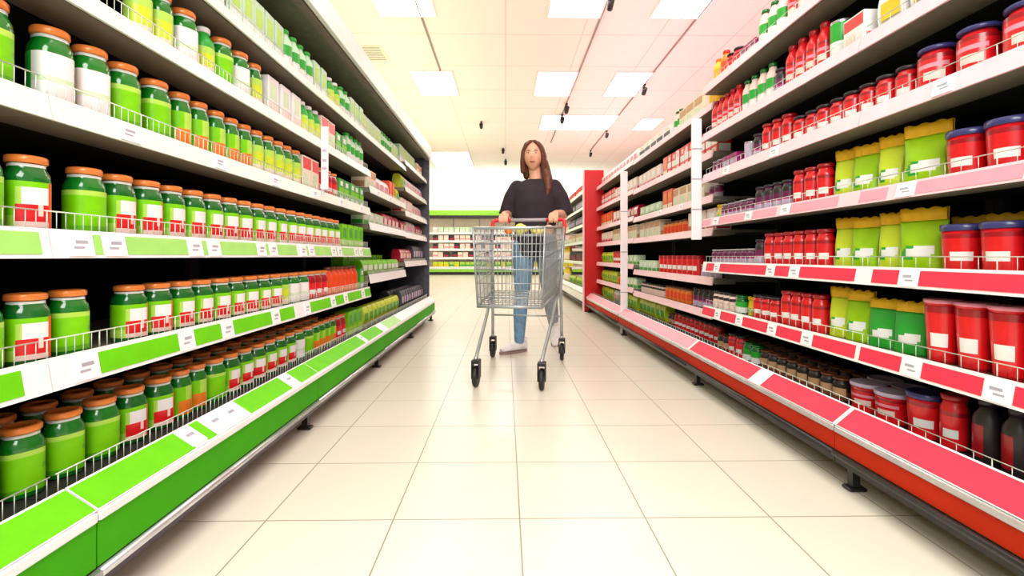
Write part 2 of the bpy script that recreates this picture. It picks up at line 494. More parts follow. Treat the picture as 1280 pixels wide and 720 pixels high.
def post(y, x, w, z0, z1, label):
    p = thing('shelf_post', label, 'post', (x, y, z0))
    MB().box(-w / 2, w / 2, -.008, .008, 0, z1 - z0, P['post_white'], .002).build('post_panel', p)
    j = MB()
    for k in range(1, 4): j.box(-w / 2 - .002, w / 2 + .002, -.01, -.0085, (z1 - z0) * k / 4 - .004, (z1 - z0) * k / 4 + .004, P['grey_lid'])
    j.build('joint_strip', p)
post(2.80, 1.168, .06, .88, 1.62, 'white vertical strip between the second and third right bays')
post(4.55, 1.175, .07, .02, 1.62, 'tall white post standing to the floor before the red panel')
rp = thing('red_end_panel', 'tall bright red panel standing out from the right shelves', 'panel', (1.235, 6.43, 0))
MB().box(-.135, .135, -.03, .03, .015, 1.98, P['pillar_red'], .004).build('panel_face', rp)
MB().box(-.152, -.136, -.035, .035, 0, 1.98, P['rail_pink_white'], .003).build('edge_strip', rp)
MB().box(-.13, .14, -.028, .028, 0, .0148, P['fixture_black']).build('panel_foot', rp)
# far right bay beyond the red panel
u5 = unit(1, 6.50, 8.2, 'right shelving bay behind the red panel, beyond the cart', RXB - .02, RXS - .02, RBACK, 1.9, 'right shelving bays', .30, P['rail_white'], .25,
          [], (), P['price_pink'], feet=None, base_top=.27)
u6 = unit(1, 8.2, 9.9, 'farthest right shelving bay at the end of the aisle', RXB - .02, RXS - .02, RBACK, 1.9, 'right shelving bays', .30, P['rail_white'], .25,
          [], (), P['price_pink'], feet=None, base_top=.27)
RS5 = [(.70, .65), (1.02, .97), (1.28, 1.23), (1.55, 1.5), (1.8, 1.75)]
for u, y0, y1 in ((u5, 6.5, 8.2), (u6, 8.2, 9.9)):
    for zt, zb in RS5: add_shelf(u, 1, RSX - .01, y0, y1, zt, zb, .48, LG, [], [], guard=0)

# ------------------------------------------------------------------ products
def c_plain(m): return lambda u, v: m
def c_lime(u, v):
    if v > .93: return P['lime_pale']
    if v < .12 and .3 < u < .8: return P['lime_dark']
    if .55 < v < .68 and .62 < u < .8: return P['lime_dark']
    return P['lime']
def c_white_red(u, v):          # white panel over a red band on a lime ground, orange edge stripe
    if .60 < u < .66: return P['orange_red']
    if v > .84: return P['lime']
    if .39 < u < .60:
        if v > .46: return P['white'] if u > .42 else P['lime_pale']
        if v > .14: return P['cream_pink'] if .52 < u < .56 and v > .3 else P['red']
        return P['cream_pink']
    return P['lime'] if v > .3 else P['lime_pale']
def c_white_orange(u, v):
    if .3 < u < .66: return P['white'] if not (.38 < v < .5) else P['pale_green']
    if .66 < u < .74: return P['orange_red']
    return P['green']
def c_lime_yellow(u, v):
    if .36 < u < .62 and .3 < v < .8: return P['yellow_green']
    if .36 < u < .62 and v < .3: return P['cream']
    return P['lime_pale']
def c_fruit(u, v):
    if .38 < u < .6 and v < .5: return P['orange']
    return P['lime'] if u < .5 else P['lime_pale']
def c_red_white(u, v):
    if .43 < u < .60 and .25 < v < .5: return P['white']
    if v > .86: return P['deep_red']
    return P['red']
def c_red_cream(u, v):
    if .42 < u < .60 and .25 < v < .5: return P['cream_pink']
    if .36 < u < .64 and .62 < v < .75: return P['pink']
    return P['red'] if v < .86 else P['deep_red']
def c_purple(u, v):
    if v < .45: return P['lilac'] if .3 < u < .7 else P['purple']
    return P['purple'] if v > .6 else P['magenta']
def c_pinkish(u, v):
    return P['cream_pink'] if v < .7 else P['dark']
def c_brown(u, v):
    if .35 < u < .65 and .2 < v < .7: return P['tan']
    return P['brown'] if v < .5 else P['dark']
def c_greenw(u, v):
    if .3 < u < .7 and v < .5: return P['white']
    return P['green'] if v > .5 else P['pale_green']
def c_redorange(u, v):
    if v < .3: return P['orange']
    return P['orange_red'] if .3 < u < .7 else P['red']
def c_pinkw(u, v):
    return P['white'] if v > .4 else P['pink']

PROTO = {}
def jar(r, h, body, lid, cells, neck=None, lidr=None, seg=20, sq=.35, lab=(.08, .66)):
    nk = neck or P['glass_neck_highlight']  # pale neck glass also paints in the white highlights around the lid
    lr = lidr or r * .91
    b = MB(); lh = h * .10
    b.lathe([(r * .9, 0), (r, h * .03), (r, h * .70), (r * .97, h * .76), (r * .84, h * .82), (r * .80, h * .85), (r * .80, h - lh - .002)],
            [body, body, body, body, body, nk], seg, sq=sq)
    l = MB().lathe([(lr * .97, h - lh), (lr * 1.02, h - lh * .85), (lr * 1.02, h - lh * .25), (lr * .95, h - .001), (lr * .8, h), (lr * .76, h - .0015)], lid, seg)
    w = MB().band(r * 1.012, h * lab[0], h * lab[1], cells, n=28, sq=sq)
    return [('jar_body', b), ('lid', l), ('paper_label', w)]
def tub(r0, r1, h, lid, cells):
    b = MB().lathe([(r0, 0), (r0 * 1.01, h * .02), (r1, h * .86)], P['red'], 20)
    l = MB().lathe([(r1 * 1.06, h * .865), (r1 * 1.08, h * .88), (r1 * 1.08, h * .98), (r1 * 1.02, h), (r1 * .9, h - .003)], lid, 20)
    w = MB().band(r0 * 1.015, h * .06, h * .80, cells, n=28, r1=r0 + (r1 - r0) * .96 + .0008)
    return [('tub_body', b), ('lid', l), ('printed_wrap', w)]
def cup(r0, r1, h, cells, rim):
    b = MB().lathe([(r0, 0), (r1, h * .94), (r1 * 1.07, h * .95), (r1 * 1.07, h), (r1 * .9, h - .004)], [P['red'], rim, rim, rim], 20)
    w = MB().band(r0 * 1.015, h * .05, h * .9, cells, n=28, r1=r1 * .995 + .0008)
    return [('cup_body', b), ('printed_wrap', w)]
def pouch(w, d, h, m, top, mark=True, mark_m=None):
    """stand-up pouch: oval foot, sides pinching to a flat crimped top; front faces +x; white splash printed low"""
    n = 36; rows = 18; vs = []; fs = []; ms = []
    for j in range(rows + 1):
        t = j / rows
        dd = d * (1 - t ** 2.4 * .86) * (1 + .10 * math.sin(t * PI))
        ww = w * (1 - .06 * math.sin(t * PI) - .02 * t)
        for i in range(n):
            a = 2 * PI * (i + .5) / n
            ca, sa = math.cos(a), math.sin(a)
            x = math.copysign(abs(ca) ** .75, ca) * dd / 2; y = math.copysign(abs(sa) ** .75, sa) * ww / 2
            vs.append((x + .003 * math.sin(6 * t + y * 70) * (1 - t) * t * 4, y, h * .80 * t))
    for j in range(rows):
        for i in range(n):
            fs.append((j * n + i, j * n + (i + 1) % n, (j + 1) * n + (i + 1) % n, (j + 1) * n + i))
            a = ((i + 1) / n + .5) % 1 - .5; t = (j + .5) / rows
            q = ((a - .01 - (t - .38) * .25) / .085) ** 2 + ((t - .38) / .13) ** 2
            ms.append((mark_m or P['white']) if mark and q < 1 else P['green'] if mark and q < 1.9 and a < 0 else m)
    fs.append(tuple(reversed(range(n)))); ms.append(m); fs.append(tuple(range(rows * n, rows * n + n))); ms.append(m)
    b = MB().add(vs, fs, ms, True)
    s = MB(); k = 12; vs = []
    for zi, z in enumerate((h * .802, h * .90, h)):
        for sd in (1, -1):
            for i in range(k):
                y = (-.5 + i / (k - 1)) * w * (.95 if zi == 0 else .93)
                vs.append((sd * (d * .075 if zi == 0 else .006) + .003 * math.sin(i * 1.9 + zi), y, z + (.004 * math.sin(i * 1.7) if zi == 2 else 0)))
    def id_(zi, sd, i): return zi * 2 * k + sd * k + i
    fs = []
    for zi in range(2):
        for i in range(k - 1):
            fs.append((id_(zi, 0, i), id_(zi, 0, i + 1), id_(zi + 1, 0, i + 1), id_(zi + 1, 0, i)))
            fs.append((id_(zi, 1, i + 1), id_(zi, 1, i), id_(zi + 1, 1, i), id_(zi + 1, 1, i + 1)))
        for i in (0, k - 1):
            fs.append((id_(zi, 0, i), id_(zi + 1, 0, i), id_(zi + 1, 1, i), id_(zi, 1, i)))
    for i in range(k - 1):
        fs.append((id_(2, 0, i), id_(2, 0, i + 1), id_(2, 1, i + 1), id_(2, 1, i)))
    s.add(vs, fs, top, True)
    return [('pouch_body', b), ('crimped_top', s)]
def bottle(r, h, m, cap, cells, seg=14):
    b = MB().lathe([(r * .92, 0), (r, h * .02), (r, h * .66), (r * .92, h * .73), (r * .58, h * .84), (r * .54, h * .90)], m, seg)
    l = MB().lathe([(r * .62, h * .895), (r * .62, h * .985), (r * .55, h)], cap, seg)
    w = MB().band(r * 1.012, h * .10, h * .60, cells, n=20)
    return [('bottle_body', b), ('cap', l), ('paper_label', w)]
def can(r, h, cells, rim=None, seg=16):
    rim = rim or P['silver']
    b = MB().lathe([(r * .95, 0), (r, .004), (r, h - .006), (r * 1.01, h - .004), (r * 1.0, h), (r * .92, h - .002)], rim, seg)
    w = MB().band(r * 1.012, h * .05, h * .93, cells, n=20)
    return [('can_body', b), ('paper_label', w)]
def box(d, w, h, m, m2, m3, mode=0):
    """printed carton, front faces +x"""
    b = MB().box(-d / 2, d / 2, -w / 2, w / 2, 0, h, m, .0015)
    p = b
    x = d / 2
    def fr(y0, y1, z0, z1, mm, o=.0008):
        p.box(x + .0001, x + o, y0 * w, y1 * w, z0 * h, z1 * h, mm)
    if mode == 0: fr(-.46, .46, .05, .34, m2); fr(-.3, .3, .45, .85, m3)
    elif mode == 1: fr(-.46, .46, .62, .95, m2); fr(-.38, .1, .12, .5, m3)
    elif mode == 2: fr(-.48, .48, .36, .62, m2); fr(-.2, .25, .7, .9, m3); fr(-.3, .3, .08, .26, m3)
    # the same print wraps on the near side
    p.box(-d * .42, d * .42, -w / 2 - .0008, -w / 2 - .0001, .08 * h, .36 * h, m2)
    p.box(-d * .42, d * .42, w / 2 + .0001, w / 2 + .0008, .08 * h, .36 * h, m2)
    return [('carton', b)]
def pack(d, w, h, m, m2):
    """flat-topped soft packet with crimped ends"""
    b = MB(); n = 10; vs = []; fs = []
    for j in range(n + 1):
        t = j / n; k = (math.sin(PI * min(1, max(0, t * .9 + .05)))) ** .35
        for (sx_, sy_) in ((-1, -1), (1, -1), (1, 1), (-1, 1)):
            vs.append((sx_ * d / 2 * k, sy_ * w / 2 * (.94 + .06 * k), h * t))
    for j in range(n):
        for i in range(4): fs.append((j * 4 + i, j * 4 + (i + 1) % 4, (j + 1) * 4 + (i + 1) % 4, (j + 1) * 4 + i))
    fs.append((3, 2, 1, 0)); fs.append(tuple(range(n * 4, n * 4 + 4)))
    b.add(vs, fs, m, False)
    p = MB().box(d / 2 + .0002, d / 2 + .001, -w * .36, w * .36, h * .3, h * .68, m2)
    return [('packet_body', b), ('printed_panel', p)]

def proto(key, name, cat, look, parts, rad):
    PROTO[key] = dict(name=name, cat=cat, look=look, parts=parts, rad=rad, meshes=None, joined=None)
G, DG, CU = P['green_glass'], P['deep_green'], P['copper']
R1 = .0365
for tag_, hh in (('', .150), ('T', .165), ('X', .178)):
    proto('jl' + tag_, 'pickle_jar', 'jar', 'lime labelled green jar with orange lid', jar(R1, hh, G, CU, c_lime), .047)
    proto('jw' + tag_, 'pickle_jar', 'jar', 'red-white labelled jar with orange lid', jar(R1, hh, DG, CU, c_white_red), .047)
    proto('jo' + tag_, 'pickle_jar', 'jar', 'white labelled green jar with orange lid', jar(R1, hh, G, CU, c_white_orange), .047)
    proto('jf' + tag_, 'pickle_jar', 'jar', 'fruit pictured green jar with orange lid', jar(R1 * .86, hh, G, CU, c_fruit, sq=.2), .040)
    proto('jy' + tag_, 'pickle_jar', 'jar', 'yellow green labelled jar with orange lid', jar(R1 * .86, hh, G, CU, c_lime_yellow, sq=.2), .040)
proto('jr', 'sauce_jar', 'jar', 'red labelled jar with dark orange lid', jar(.034, .15, P['deep_red'], P['copper'], c_red_white, sq=.2), .042)
proto('jor', 'sauce_bottle', 'bottle', 'orange red sauce bottle', bottle(.03, .165, P['orange_red'], P['brown'], c_redorange), .034)
proto('gb', 'carton', 'carton', 'green carton with dark emblem', box(.09, .09, .15, P['lime'], P['lime_pale'], P['green'], 0), .05)
proto('gb2', 'carton', 'carton', 'dark green and lime carton', box(.08, .085, .14, P['green'], P['lime'], P['white'], 2), .046)
proto('wb', 'carton', 'carton', 'white carton with pale pink print', box(.08, .09, .17, P['white'], P['cream_pink'], P['pale_green'], 0), .05)
proto('wr', 'carton', 'carton', 'white carton with red print', box(.08, .09, .17, P['cream'], P['red'], P['pale_green'], 1), .05)
proto('mg', 'carton', 'carton', 'mint green and white carton', box(.07, .075, .18, P['mint'], P['white'], P['lime_pale'], 0), .041)
proto('bg', 'juice_bottle', 'bottle', 'pale green bottle with white label', bottle(.034, .19, P['mint'], P['green'], c_greenw), .038)
proto('bg2', 'juice_bottle', 'bottle', 'clear green bottle with lime label', bottle(.034, .175, P['green'], P['white'], c_lime_yellow), .038)
proto('cr', 'tin_can', 'can', 'white tin with red top', can(.033, .12, c_pinkw, P['red']), .037)
# right
proto('tb', 'plastic_tub', 'tub', 'red tub with navy blue lid', tub(.042, .047, .135, P['navy'], c_red_white), .054)
proto('tbL', 'plastic_tub', 'tub', 'large red tub with navy lid', tub(.048, .054, .165, P['navy'], c_red_cream), .061)
proto('tbw', 'plastic_tub', 'tub', 'low red tub with pale pink lid', tub(.046, .05, .10, P['lilac'], c_red_cream), .057)
proto('cp', 'paper_cup', 'cup', 'tall red paper cup with white print', cup(.033, .041, .185, c_red_white, P['pink']), .045)
proto('po', 'snack_pouch', 'pouch', 'lime pouch with golden crimped top', pouch(.086, .06, .19, P['yellow_green'], P['gold']), .043)
proto('poL', 'snack_pouch', 'pouch', 'wide green pouch with golden crimped top', pouch(.13, .07, .195, P['pouch_green'], P['gold']), .064)
proto('pm', 'snack_pouch', 'pouch', 'bright lime pouch with golden crimped top', pouch(.10, .065, .185, P['pouch_green'], P['gold']), .049)
proto('poD', 'snack_pouch', 'pouch', 'dark green pouch with golden crimped top', pouch(.105, .065, .165, P['green'], P['gold']), .052)
proto('poS', 'snack_pouch', 'pouch', 'small yellow pouch', pouch(.075, .04, .095, P['yellow'], P['gold'], True, P['lime_pale']), .041)
proto('rj', 'sauce_jar', 'jar', 'red sauce jar with dark lid', jar(.033, .118, P['red'], P['black_lid'], c_red_white, P['deep_red'], .032, sq=0, lab=(.06, .74)), .037)
proto('rjB', 'sauce_jar', 'jar', 'big red sauce jar with dark blue lid', jar(.045, .135, P['red'], P['navy'], c_red_cream, P['deep_red'], .044, sq=0, lab=(.06, .78)), .05)
proto('rjT', 'sauce_jar', 'jar', 'tall red sauce jar with red lid', jar(.032, .155, P['red'], P['deep_red'], c_red_white, P['red'], .03, sq=0, lab=(.06, .7)), .036)
proto('rb', 'sauce_bottle', 'bottle', 'tall red bottle with dark cap', bottle(.03, .20, P['red'], P['deep_red'], c_red_cream), .034)
proto('gwb', 'sauce_bottle', 'bottle', 'green and white bottle with dark cap', bottle(.03, .19, P['cream_pink'], P['deep_green'], c_greenw), .034)
proto('gc', 'tin_can', 'can', 'green and white tin with silver rim', can(.036, .16, c_greenw), .041)
proto('gcl', 'tin_can', 'can', 'grey tin with silver top', can(.032, .11, c_plain(P['lilac'])), .036)
proto('gj', 'sauce_jar', 'jar', 'small dark green jar with pale label', jar(.034, .10, P['deep_green'], P['deep_green'], c_greenw, P['green'], .032, sq=0), .04)
proto('pj', 'jam_jar', 'jar', 'small purple jam jar with grey lid', jar(.030, .085, P['purple'], P['grey_lid'], c_purple, P['purple'], .028, seg=12, sq=0, lab=(.05, .72)), .034)
proto('dj', 'jam_jar', 'jar', 'dark purple jam jar with black lid', jar(.032, .13, P['dark'], P['black_lid'], c_purple, P['purple'], .03, seg=12, sq=0, lab=(.05, .6)), .036)
proto('pk', 'spice_jar', 'jar', 'pink cream spice jar with dark top', jar(.028, .10, P['cream_pink'], P['dark'], c_pinkish, P['dark'], .024, seg=12, sq=0, lab=(.05, .72)), .032)
proto('bj', 'sauce_jar', 'jar', 'small brown jar with tan label', jar(.03, .088, P['dark'], P['brown'], c_brown, P['dark'], .029, seg=12, sq=0, lab=(.05, .75)), .034)
proto('dk', 'sauce_bottle', 'bottle', 'dark glass bottle with red label', bottle(.032, .17, P['dark'], P['black_lid'], lambda u, v: P['deep_red'] if .3 < u < .5 else P['dark']), .037)
proto('rwb', 'carton', 'carton', 'low white carton with red lid edge', box(.11, .10, .12, P['white'], P['red'], P['cream_pink'], 1), .055)
proto('ywp', 'soft_packet', 'packet', 'white packet with yellow corner print', pack(.07, .10, .15, P['white'], P['yellow']), .055)
proto('pbx', 'carton', 'carton', 'purple and pink carton', box(.08, .075, .085, P['magenta'], P['lilac'], P['purple'], 2), .042)
proto('yb', 'sauce_bottle', 'bottle', 'yellow bottle with orange cap', bottle(.032, .16, P['yellow'], P['orange'], c_plain(P['gold'])), .037)
proto('ob', 'sauce_bottle', 'bottle', 'orange bottle with red cap', bottle(.032, .17, P['orange'], P['red'], c_redorange), .037)
proto('crm', 'carton', 'carton', 'cream carton with tan print', box(.10, .13, .15, P['cream'], P['tan'], P['pale_green'], 1), .07)
proto('crp', 'carton', 'carton', 'pale pink carton with crimson print', box(.10, .12, .14, P['cream_pink'], P['crimson'], P['white'], 0), .065)
proto('rwt', 'carton', 'carton', 'red and white striped carton', box(.09, .08, .17, P['red'], P['white'], P['cream_pink'], 2), .044)
proto('wbk', 'carton', 'carton', 'white carton with black lettering bar', box(.10, .15, .12, P['white'], P['charcoal'], P['cream'], 2), .08)
proto('orc', 'carton', 'carton', 'orange red carton', box(.09, .10, .17, P['orange_red'], P['cream'], P['orange'], 0), .055)
proto('rcan', 'tin_can', 'can', 'red tin with white print', can(.042, .145, c_red_white, P['deep_red']), .048)
proto('pjr', 'sauce_jar', 'jar', 'orange pink jar with brown lid', jar(.036, .11, P['orange'], P['brown'], c_redorange, P['tan'], .033, seg=12, sq=0), .041)
proto('gpk', 'soft_packet', 'packet', 'bright green packet with white panel', pack(.09, .13, .11, P['lime'], P['white']), .07)
proto('lpk', 'soft_packet', 'packet', 'lime yellow packet with green panel', pack(.09, .11, .14, P['yellow_green'], P['green']), .06)
proto('dpk', 'soft_packet', 'packet', 'dark grey packet with silver print', pack(.10, .10, .17, P['charcoal'], P['lilac']), .055)
proto('rpk', 'soft_packet', 'packet', 'crimson packet with pale print', pack(.09, .12, .13, P['crimson'], P['cream_pink']), .065)
proto('wpk', 'soft_packet', 'packet', 'white packet with pink print', pack(.10, .13, .14, P['white'], P['pink']), .07)
proto('ypk', 'oil_bottle', 'bottle', 'tall yellow oil bottle', bottle(.045, .28, P['yellow'], P['gold'], c_plain(P['cream'])), .05)
proto('gwt', 'carton', 'carton', 'green and white low carton', box(.09, .12, .10, P['pale_green'], P['green'], P['white'], 0), .065)

ORD = 'first second third fourth fifth sixth seventh eighth ninth tenth eleventh twelfth thirteenth fourteenth fifteenth sixteenth seventeenth eighteenth nineteenth twentieth'.split()
def ordw(k):
    if k <= 20: return ORD[k - 1]
    tens = {2: 'twenty', 3: 'thirty', 4: 'forty', 5: 'fifty'}[k // 10]
    return {20: 'twentieth', 30: 'thirtieth', 40: 'fortieth', 50: 'fiftieth'}[k] if k % 10 == 0 else tens + '-' + ORD[k % 10 - 1]
ITEMS = []
def item(key, s, x, y, z, shelf_name, row='', rz=0.0):
    ITEMS.append((key, s, x, y, z, shelf_name, row, rz))
def fill(s, x, z, name, seq, row='', jit=.18):
    """seq: (key, y_from, y_to) runs along a shelf; items stand side by side at their own pitch"""
    for key, y0, y1 in seq:
        w = PROTO[key]['rad'] * 2
        n = max(1, int(round((y1 - y0) / w)))
        if n * w > (y1 - y0) + w * .35: n = max(1, n - 1)
        st = max(w, (y1 - y0) / n)
        for i in range(n):
            y = y0 + st * (i + .5)
            jit_ = .04 if PROTO[key]['name'] in ('carton', 'soft_packet') else jit
            xx = x + .011; rr_ = random.uniform(-jit_, jit_)
            if jit_ == jit: rr_ += .38 * s
            if PROTO[key]['name'] == 'snack_pouch': rr_ = .3 * s + random.uniform(-.08, .08); xx += .02
            elif PROTO[key]['name'] == 'carton': xx += .014
            elif w > .098: xx += (w - .098) * .5 + .002
            item(key, s, xx + random.uniform(-.002, .002), y + random.uniform(-1, 1) * min(.002, (st - w) * .4 + .0004), z, name, row, rr_)
def emit_items():
    tot = {}; cnt = {}
    for it in ITEMS:
        k = (PROTO[it[0]]['look'], it[5], it[6]); tot[k] = tot.get(k, 0) + 1
    for key, s, x, y, z, sh, row, rz in sorted(ITEMS, key=lambda t: t[3]):
        p = PROTO[key]; k = (p['look'], sh, row); cnt[k] = cnt.get(k, 0) + 1
        r = ' back row' if row else ''
        if tot[k] == 1: lab = '%s on the %s%s' % (p['look'], sh, r)
        else: lab = '%s, %s from near end, %s%s' % (p['look'], ordw(cnt[k]), sh, r)
        rot = (0 if s < 0 else PI) + rz
        grp = '%ss on the %s' % (p['name'].replace('_', ' '), sh)
        if y < 2.9 and len(p['parts']) > 1:
            if p['meshes'] is None: p['meshes'] = [(n, b.mesh(n)) for n, b in p['parts']]
            o = thing(p['name'], lab, p['cat'], (s * x, y, z), rot, grp)
            for n, me in p['meshes']: put(n, me, o)
        else:
            if p['joined'] is None:
                j = MB()
                for n, b in p['parts']: j.merge(b)
                p['joined'] = j.mesh(p['name'])
            o = put(p['name'], p['joined'], None, (s * x, y, z), rot); tag(o, lab, p['cat'], grp)
E = .0006
# ---- left shelves, bottom to top
zL = [.268 + E] + [zt - .012 + E for zt, zb in LS[0]]
LN = ['left lowest shelf', 'left second shelf', 'left third shelf', 'left fourth shelf', 'left fifth shelf', 'left top shelf']
fill(-1, 1.03, zL[0], LN[0], [('jl', .86, 1.24), ('jw', 1.24, 1.44), ('jf', 1.44, 1.6), ('jl', 1.6, 1.69), ('jw', 1.69, 2.25), ('jo', 2.25, 2.35), ('jl', 2.35, 2.45),
     ('jf', 2.46, 2.78), ('jr', 2.78, 2.95), ('gb', 2.96, 3.26)])
fill(-1, 1.14, zL[0], LN[0], [('jl', .9, 1.9), ('jw', 1.9, 2.8)], 'back')
fill(-1, 1.01, zL[1], LN[1], [('jl', .85, .945), ('jw', .945, 1.04), ('jl', 1.04, 1.135), ('jw', 1.215, 2.07), ('jy', 2.07, 2.15), ('jo', 2.15, 2.35), ('jr', 2.35, 2.60), ('jor', 2.60, 3.12), ('gb2', 3.15, 3.25)])
fill(-1, 1.01, zL[2], LN[2], [('jlT', .85, .945), ('jwT', .945, 1.04), ('jlT', 1.08, 1.175), ('jwT', 1.175, 2.78), ('gb', 2.80, 3.22)])
fill(-1, 1.01, zL[3], LN[3], [('jlX', .87, .96), ('joX', 1.0, 1.09), ('joX', 1.095, 1.185), ('jlX', 1.19, 1.29), ('jlX', 1.30, 1.40), ('jfX', 1.41, 1.58), ('jfX', 1.59, 1.84), ('jyX', 1.84, 2.27),
     ('wr', 2.27, 2.47), ('jr', 2.47, 2.75), ('gb2', 2.76, 3.24)])
fill(-1, 1.01, zL[4], LN[4], [('jyX', 1.25, 1.41), ('joX', 1.42, 1.52), ('bg2', 1.53, 1.6), ('jlX', 1.61, 1.71), ('joX', 1.72, 1.82), ('jyX', 1.83, 1.92), ('wb', 1.94, 2.26), ('bg2', 2.27, 2.49),
     ('wr', 2.5, 2.7), ('gb2', 2.71, 2.9), ('bg', 2.9, 3.24)])
fill(-1, 1.01, zL[5], LN[5], [('bg', 1.5, 1.66), ('mg', 1.68, 2.08), ('bg', 2.09, 2.4), ('mg', 2.41, 2.6), ('bg2', 2.62, 2.78), ('bg', 2.8, 2.96), ('mg', 2.97, 3.25)])
b4 = [.268 + E] + [zt - .012 + E for zt, zb in LS[3]]
B4 = ['fourth left bay base', 'fourth left bay second shelf', 'fourth left bay middle shelf', 'fourth left bay fourth shelf', 'fourth left bay top shelf']
fill(-1, 1.035, b4[0], B4[0], [('lpk', 3.3, 4.4)])
fill(-1, 1.035, b4[1], B4[1], [('gpk', 3.3, 4.4)])
fill(-1, 1.18, b4[1], B4[1], [('gb', 3.3, 4.35)], 'back')
fill(-1, 1.035, b4[2], B4[2], [('gwt', 3.3, 3.85), ('rpk', 3.86, 4.4)])
fill(-1, 1.035, b4[3], B4[3], [('crm', 3.3, 3.6), ('wpk', 3.6, 4.0), ('orc', 4.02, 4.25), ('lpk', 4.27, 4.4)])
fill(-1, 1.035, b4[4], B4[4], [('mg', 3.3, 3.8), ('bg', 3.82, 4.1), ('mg', 4.12, 4.4)])
b5 = [.268 + E] + [zt - .012 + E for zt, zb in LS[4]]
B5 = ['last left bay base', 'last left bay second shelf', 'last left bay third shelf', 'last left bay fourth shelf', 'last left bay fifth shelf', 'last left bay top shelf']
fill(-1, 1.035, b5[0], B5[0], [('dpk', 4.45, 5.58)])
fill(-1, 1.15, b5[0], B5[0], [('dpk', 4.45, 5.58)], 'back')
fill(-1, 1.035, b5[1], B5[1], [('rpk', 4.46, 5.0), ('dpk', 5.02, 5.56)])
fill(-1, 1.035, b5[2], B5[2], [('rpk', 4.46, 4.75), ('wpk', 4.76, 5.2), ('rpk', 5.22, 5.57)])
fill(-1, 1.035, b5[3], B5[3], [('crp', 4.46, 5.0), ('wpk', 5.02, 5.57)])
fill(-1, 1.035, b5[4], B5[4], [('lpk', 4.46, 4.7), ('wpk', 4.72, 5.57)])
fill(-1, 1.035, b5[5], B5[5], [('mg', 4.46, 5.2), ('crm', 5.22, 5.57)])
# ---- right shelves
zR = [.225 + E] + [zt - .012 + E for zt, zb in RS12]
RN = ['right lowest shelf', 'right second shelf', 'right third shelf', 'right fourth shelf', 'right fifth shelf', 'right sixth shelf', 'right top shelf']
fill(1, 1.285, zR[0], RN[0], [('tb', .99, 1.1), ('dk', 1.10, 1.26), ('rjT', 1.27, 1.35), ('tb', 1.35, 1.46), ('tbw', 1.47, 1.70), ('bj', 1.72, 2.3), ('gj', 2.3, 2.46), ('rj', 2.46, 2.62), ('bj', 2.62, 2.76)])
fill(1, 1.39, zR[0], RN[0], [('tbw', 1.4, 1.75), ('bj', 1.76, 2.7)], 'back')
fill(1, 1.27, zR[1], RN[1], [('cp', 1.01, 1.375), ('poD', 1.395, 1.605), ('pm', 1.612, 1.71), ('po', 1.715, 1.80), ('rjT', 1.81, 2.1), ('rj', 2.11, 2.33), ('poS', 2.34, 2.42), ('gj', 2.42, 2.51), ('pk', 2.52, 2.79)])
fill(1, 1.27, zR[2], RN[2], [('tb', 1.0, 1.33), ('poL', 1.345, 1.475), ('po', 1.48, 1.568), ('pm', 1.58, 1.68), ('po', 1.69, 1.776), ('rjT', 1.785, 2.23), ('dj', 2.24, 2.31), ('pj', 2.32, 2.79)])
fill(1, 1.37, zR[2], RN[2], [('poD', 1.1, 1.38)], 'back')
fill(1, 1.27, zR[3], RN[3], [('tb', .99, 1.315), ('poL', 1.33, 1.46), ('po', 1.48, 1.568), ('pm', 1.58, 1.68), ('po', 1.69, 1.776), ('rjT', 1.785, 2.01), ('dj', 2.02, 2.31), ('pj', 2.33, 2.68), ('poS', 2.70, 2.785)])
fill(1, 1.37, zR[3], RN[3], [('poD', 1.26, 1.4)], 'back')
fill(1, 1.27, zR[4], RN[4], [('rjB', 1.06, 1.16), ('rjB', 1.18, 1.28), ('rjB', 1.30, 1.39), ('rj', 1.41, 1.54), ('rj', 1.56, 2.0), ('rjT', 2.02, 2.25), ('dj', 2.26, 2.33), ('gcl', 2.34, 2.42), ('pbx', 2.48, 2.65), ('pj', 2.66, 2.79)])
fill(1, 1.27, zR[5], RN[5], [('ywp', 1.3, 1.54), ('rwb', 1.56, 1.68), ('gc', 1.70, 1.78), ('rb', 1.79, 2.06), ('dj', 2.07, 2.14), ('gwb', 2.15, 2.45), ('rb', 2.46, 2.79)])
fill(1, 1.27, zR[6], RN[6], [('rb', 1.7, 2.05), ('gwb', 2.06, 2.28), ('pbx', 2.29, 2.45), ('rj', 2.46, 2.60), ('ob', 2.61, 2.68), ('yb', 2.69, 2.79)])
def shelves(RSx, b0): return [b0 + E] + [zt - .012 + E for zt, zb in RSx]
z3 = shelves(RS3, .225)
N3 = ['bay beyond white strip base'] + ['%s shelf beyond white strip' % w for w in ('second', 'third', 'fourth', 'fifth', 'sixth', 'top')]
fill(1, 1.34, z3[0], N3[0], [('rj', 2.85, 3.6), ('bj', 3.6, 3.75), ('lpk', 3.8, 4.5)])
fill(1, 1.34, z3[1], N3[1], [('dj', 2.85, 3.25), ('pjr', 3.3, 3.8), ('pk', 3.85, 4.5)])
fill(1, 1.34, z3[2], N3[2], [('pj', 2.85, 3.1), ('rcan', 3.15, 3.95), ('gwt', 4.0, 4.5)])
fill(1, 1.34, z3[3], N3[3], [('crp', 2.85, 3.3), ('pjr', 3.35, 3.85), ('crm', 3.9, 4.5)])
fill(1, 1.34, z3[4], N3[4], [('pj', 2.85, 3.0), ('crm', 3.03, 3.6), ('orc', 3.62, 3.85), ('gwt', 3.9, 4.5)])
fill(1, 1.34, z3[5], N3[5], [('rwt', 2.85, 3.7), ('orc', 3.72, 3.85), ('crp', 3.88, 4.5)])
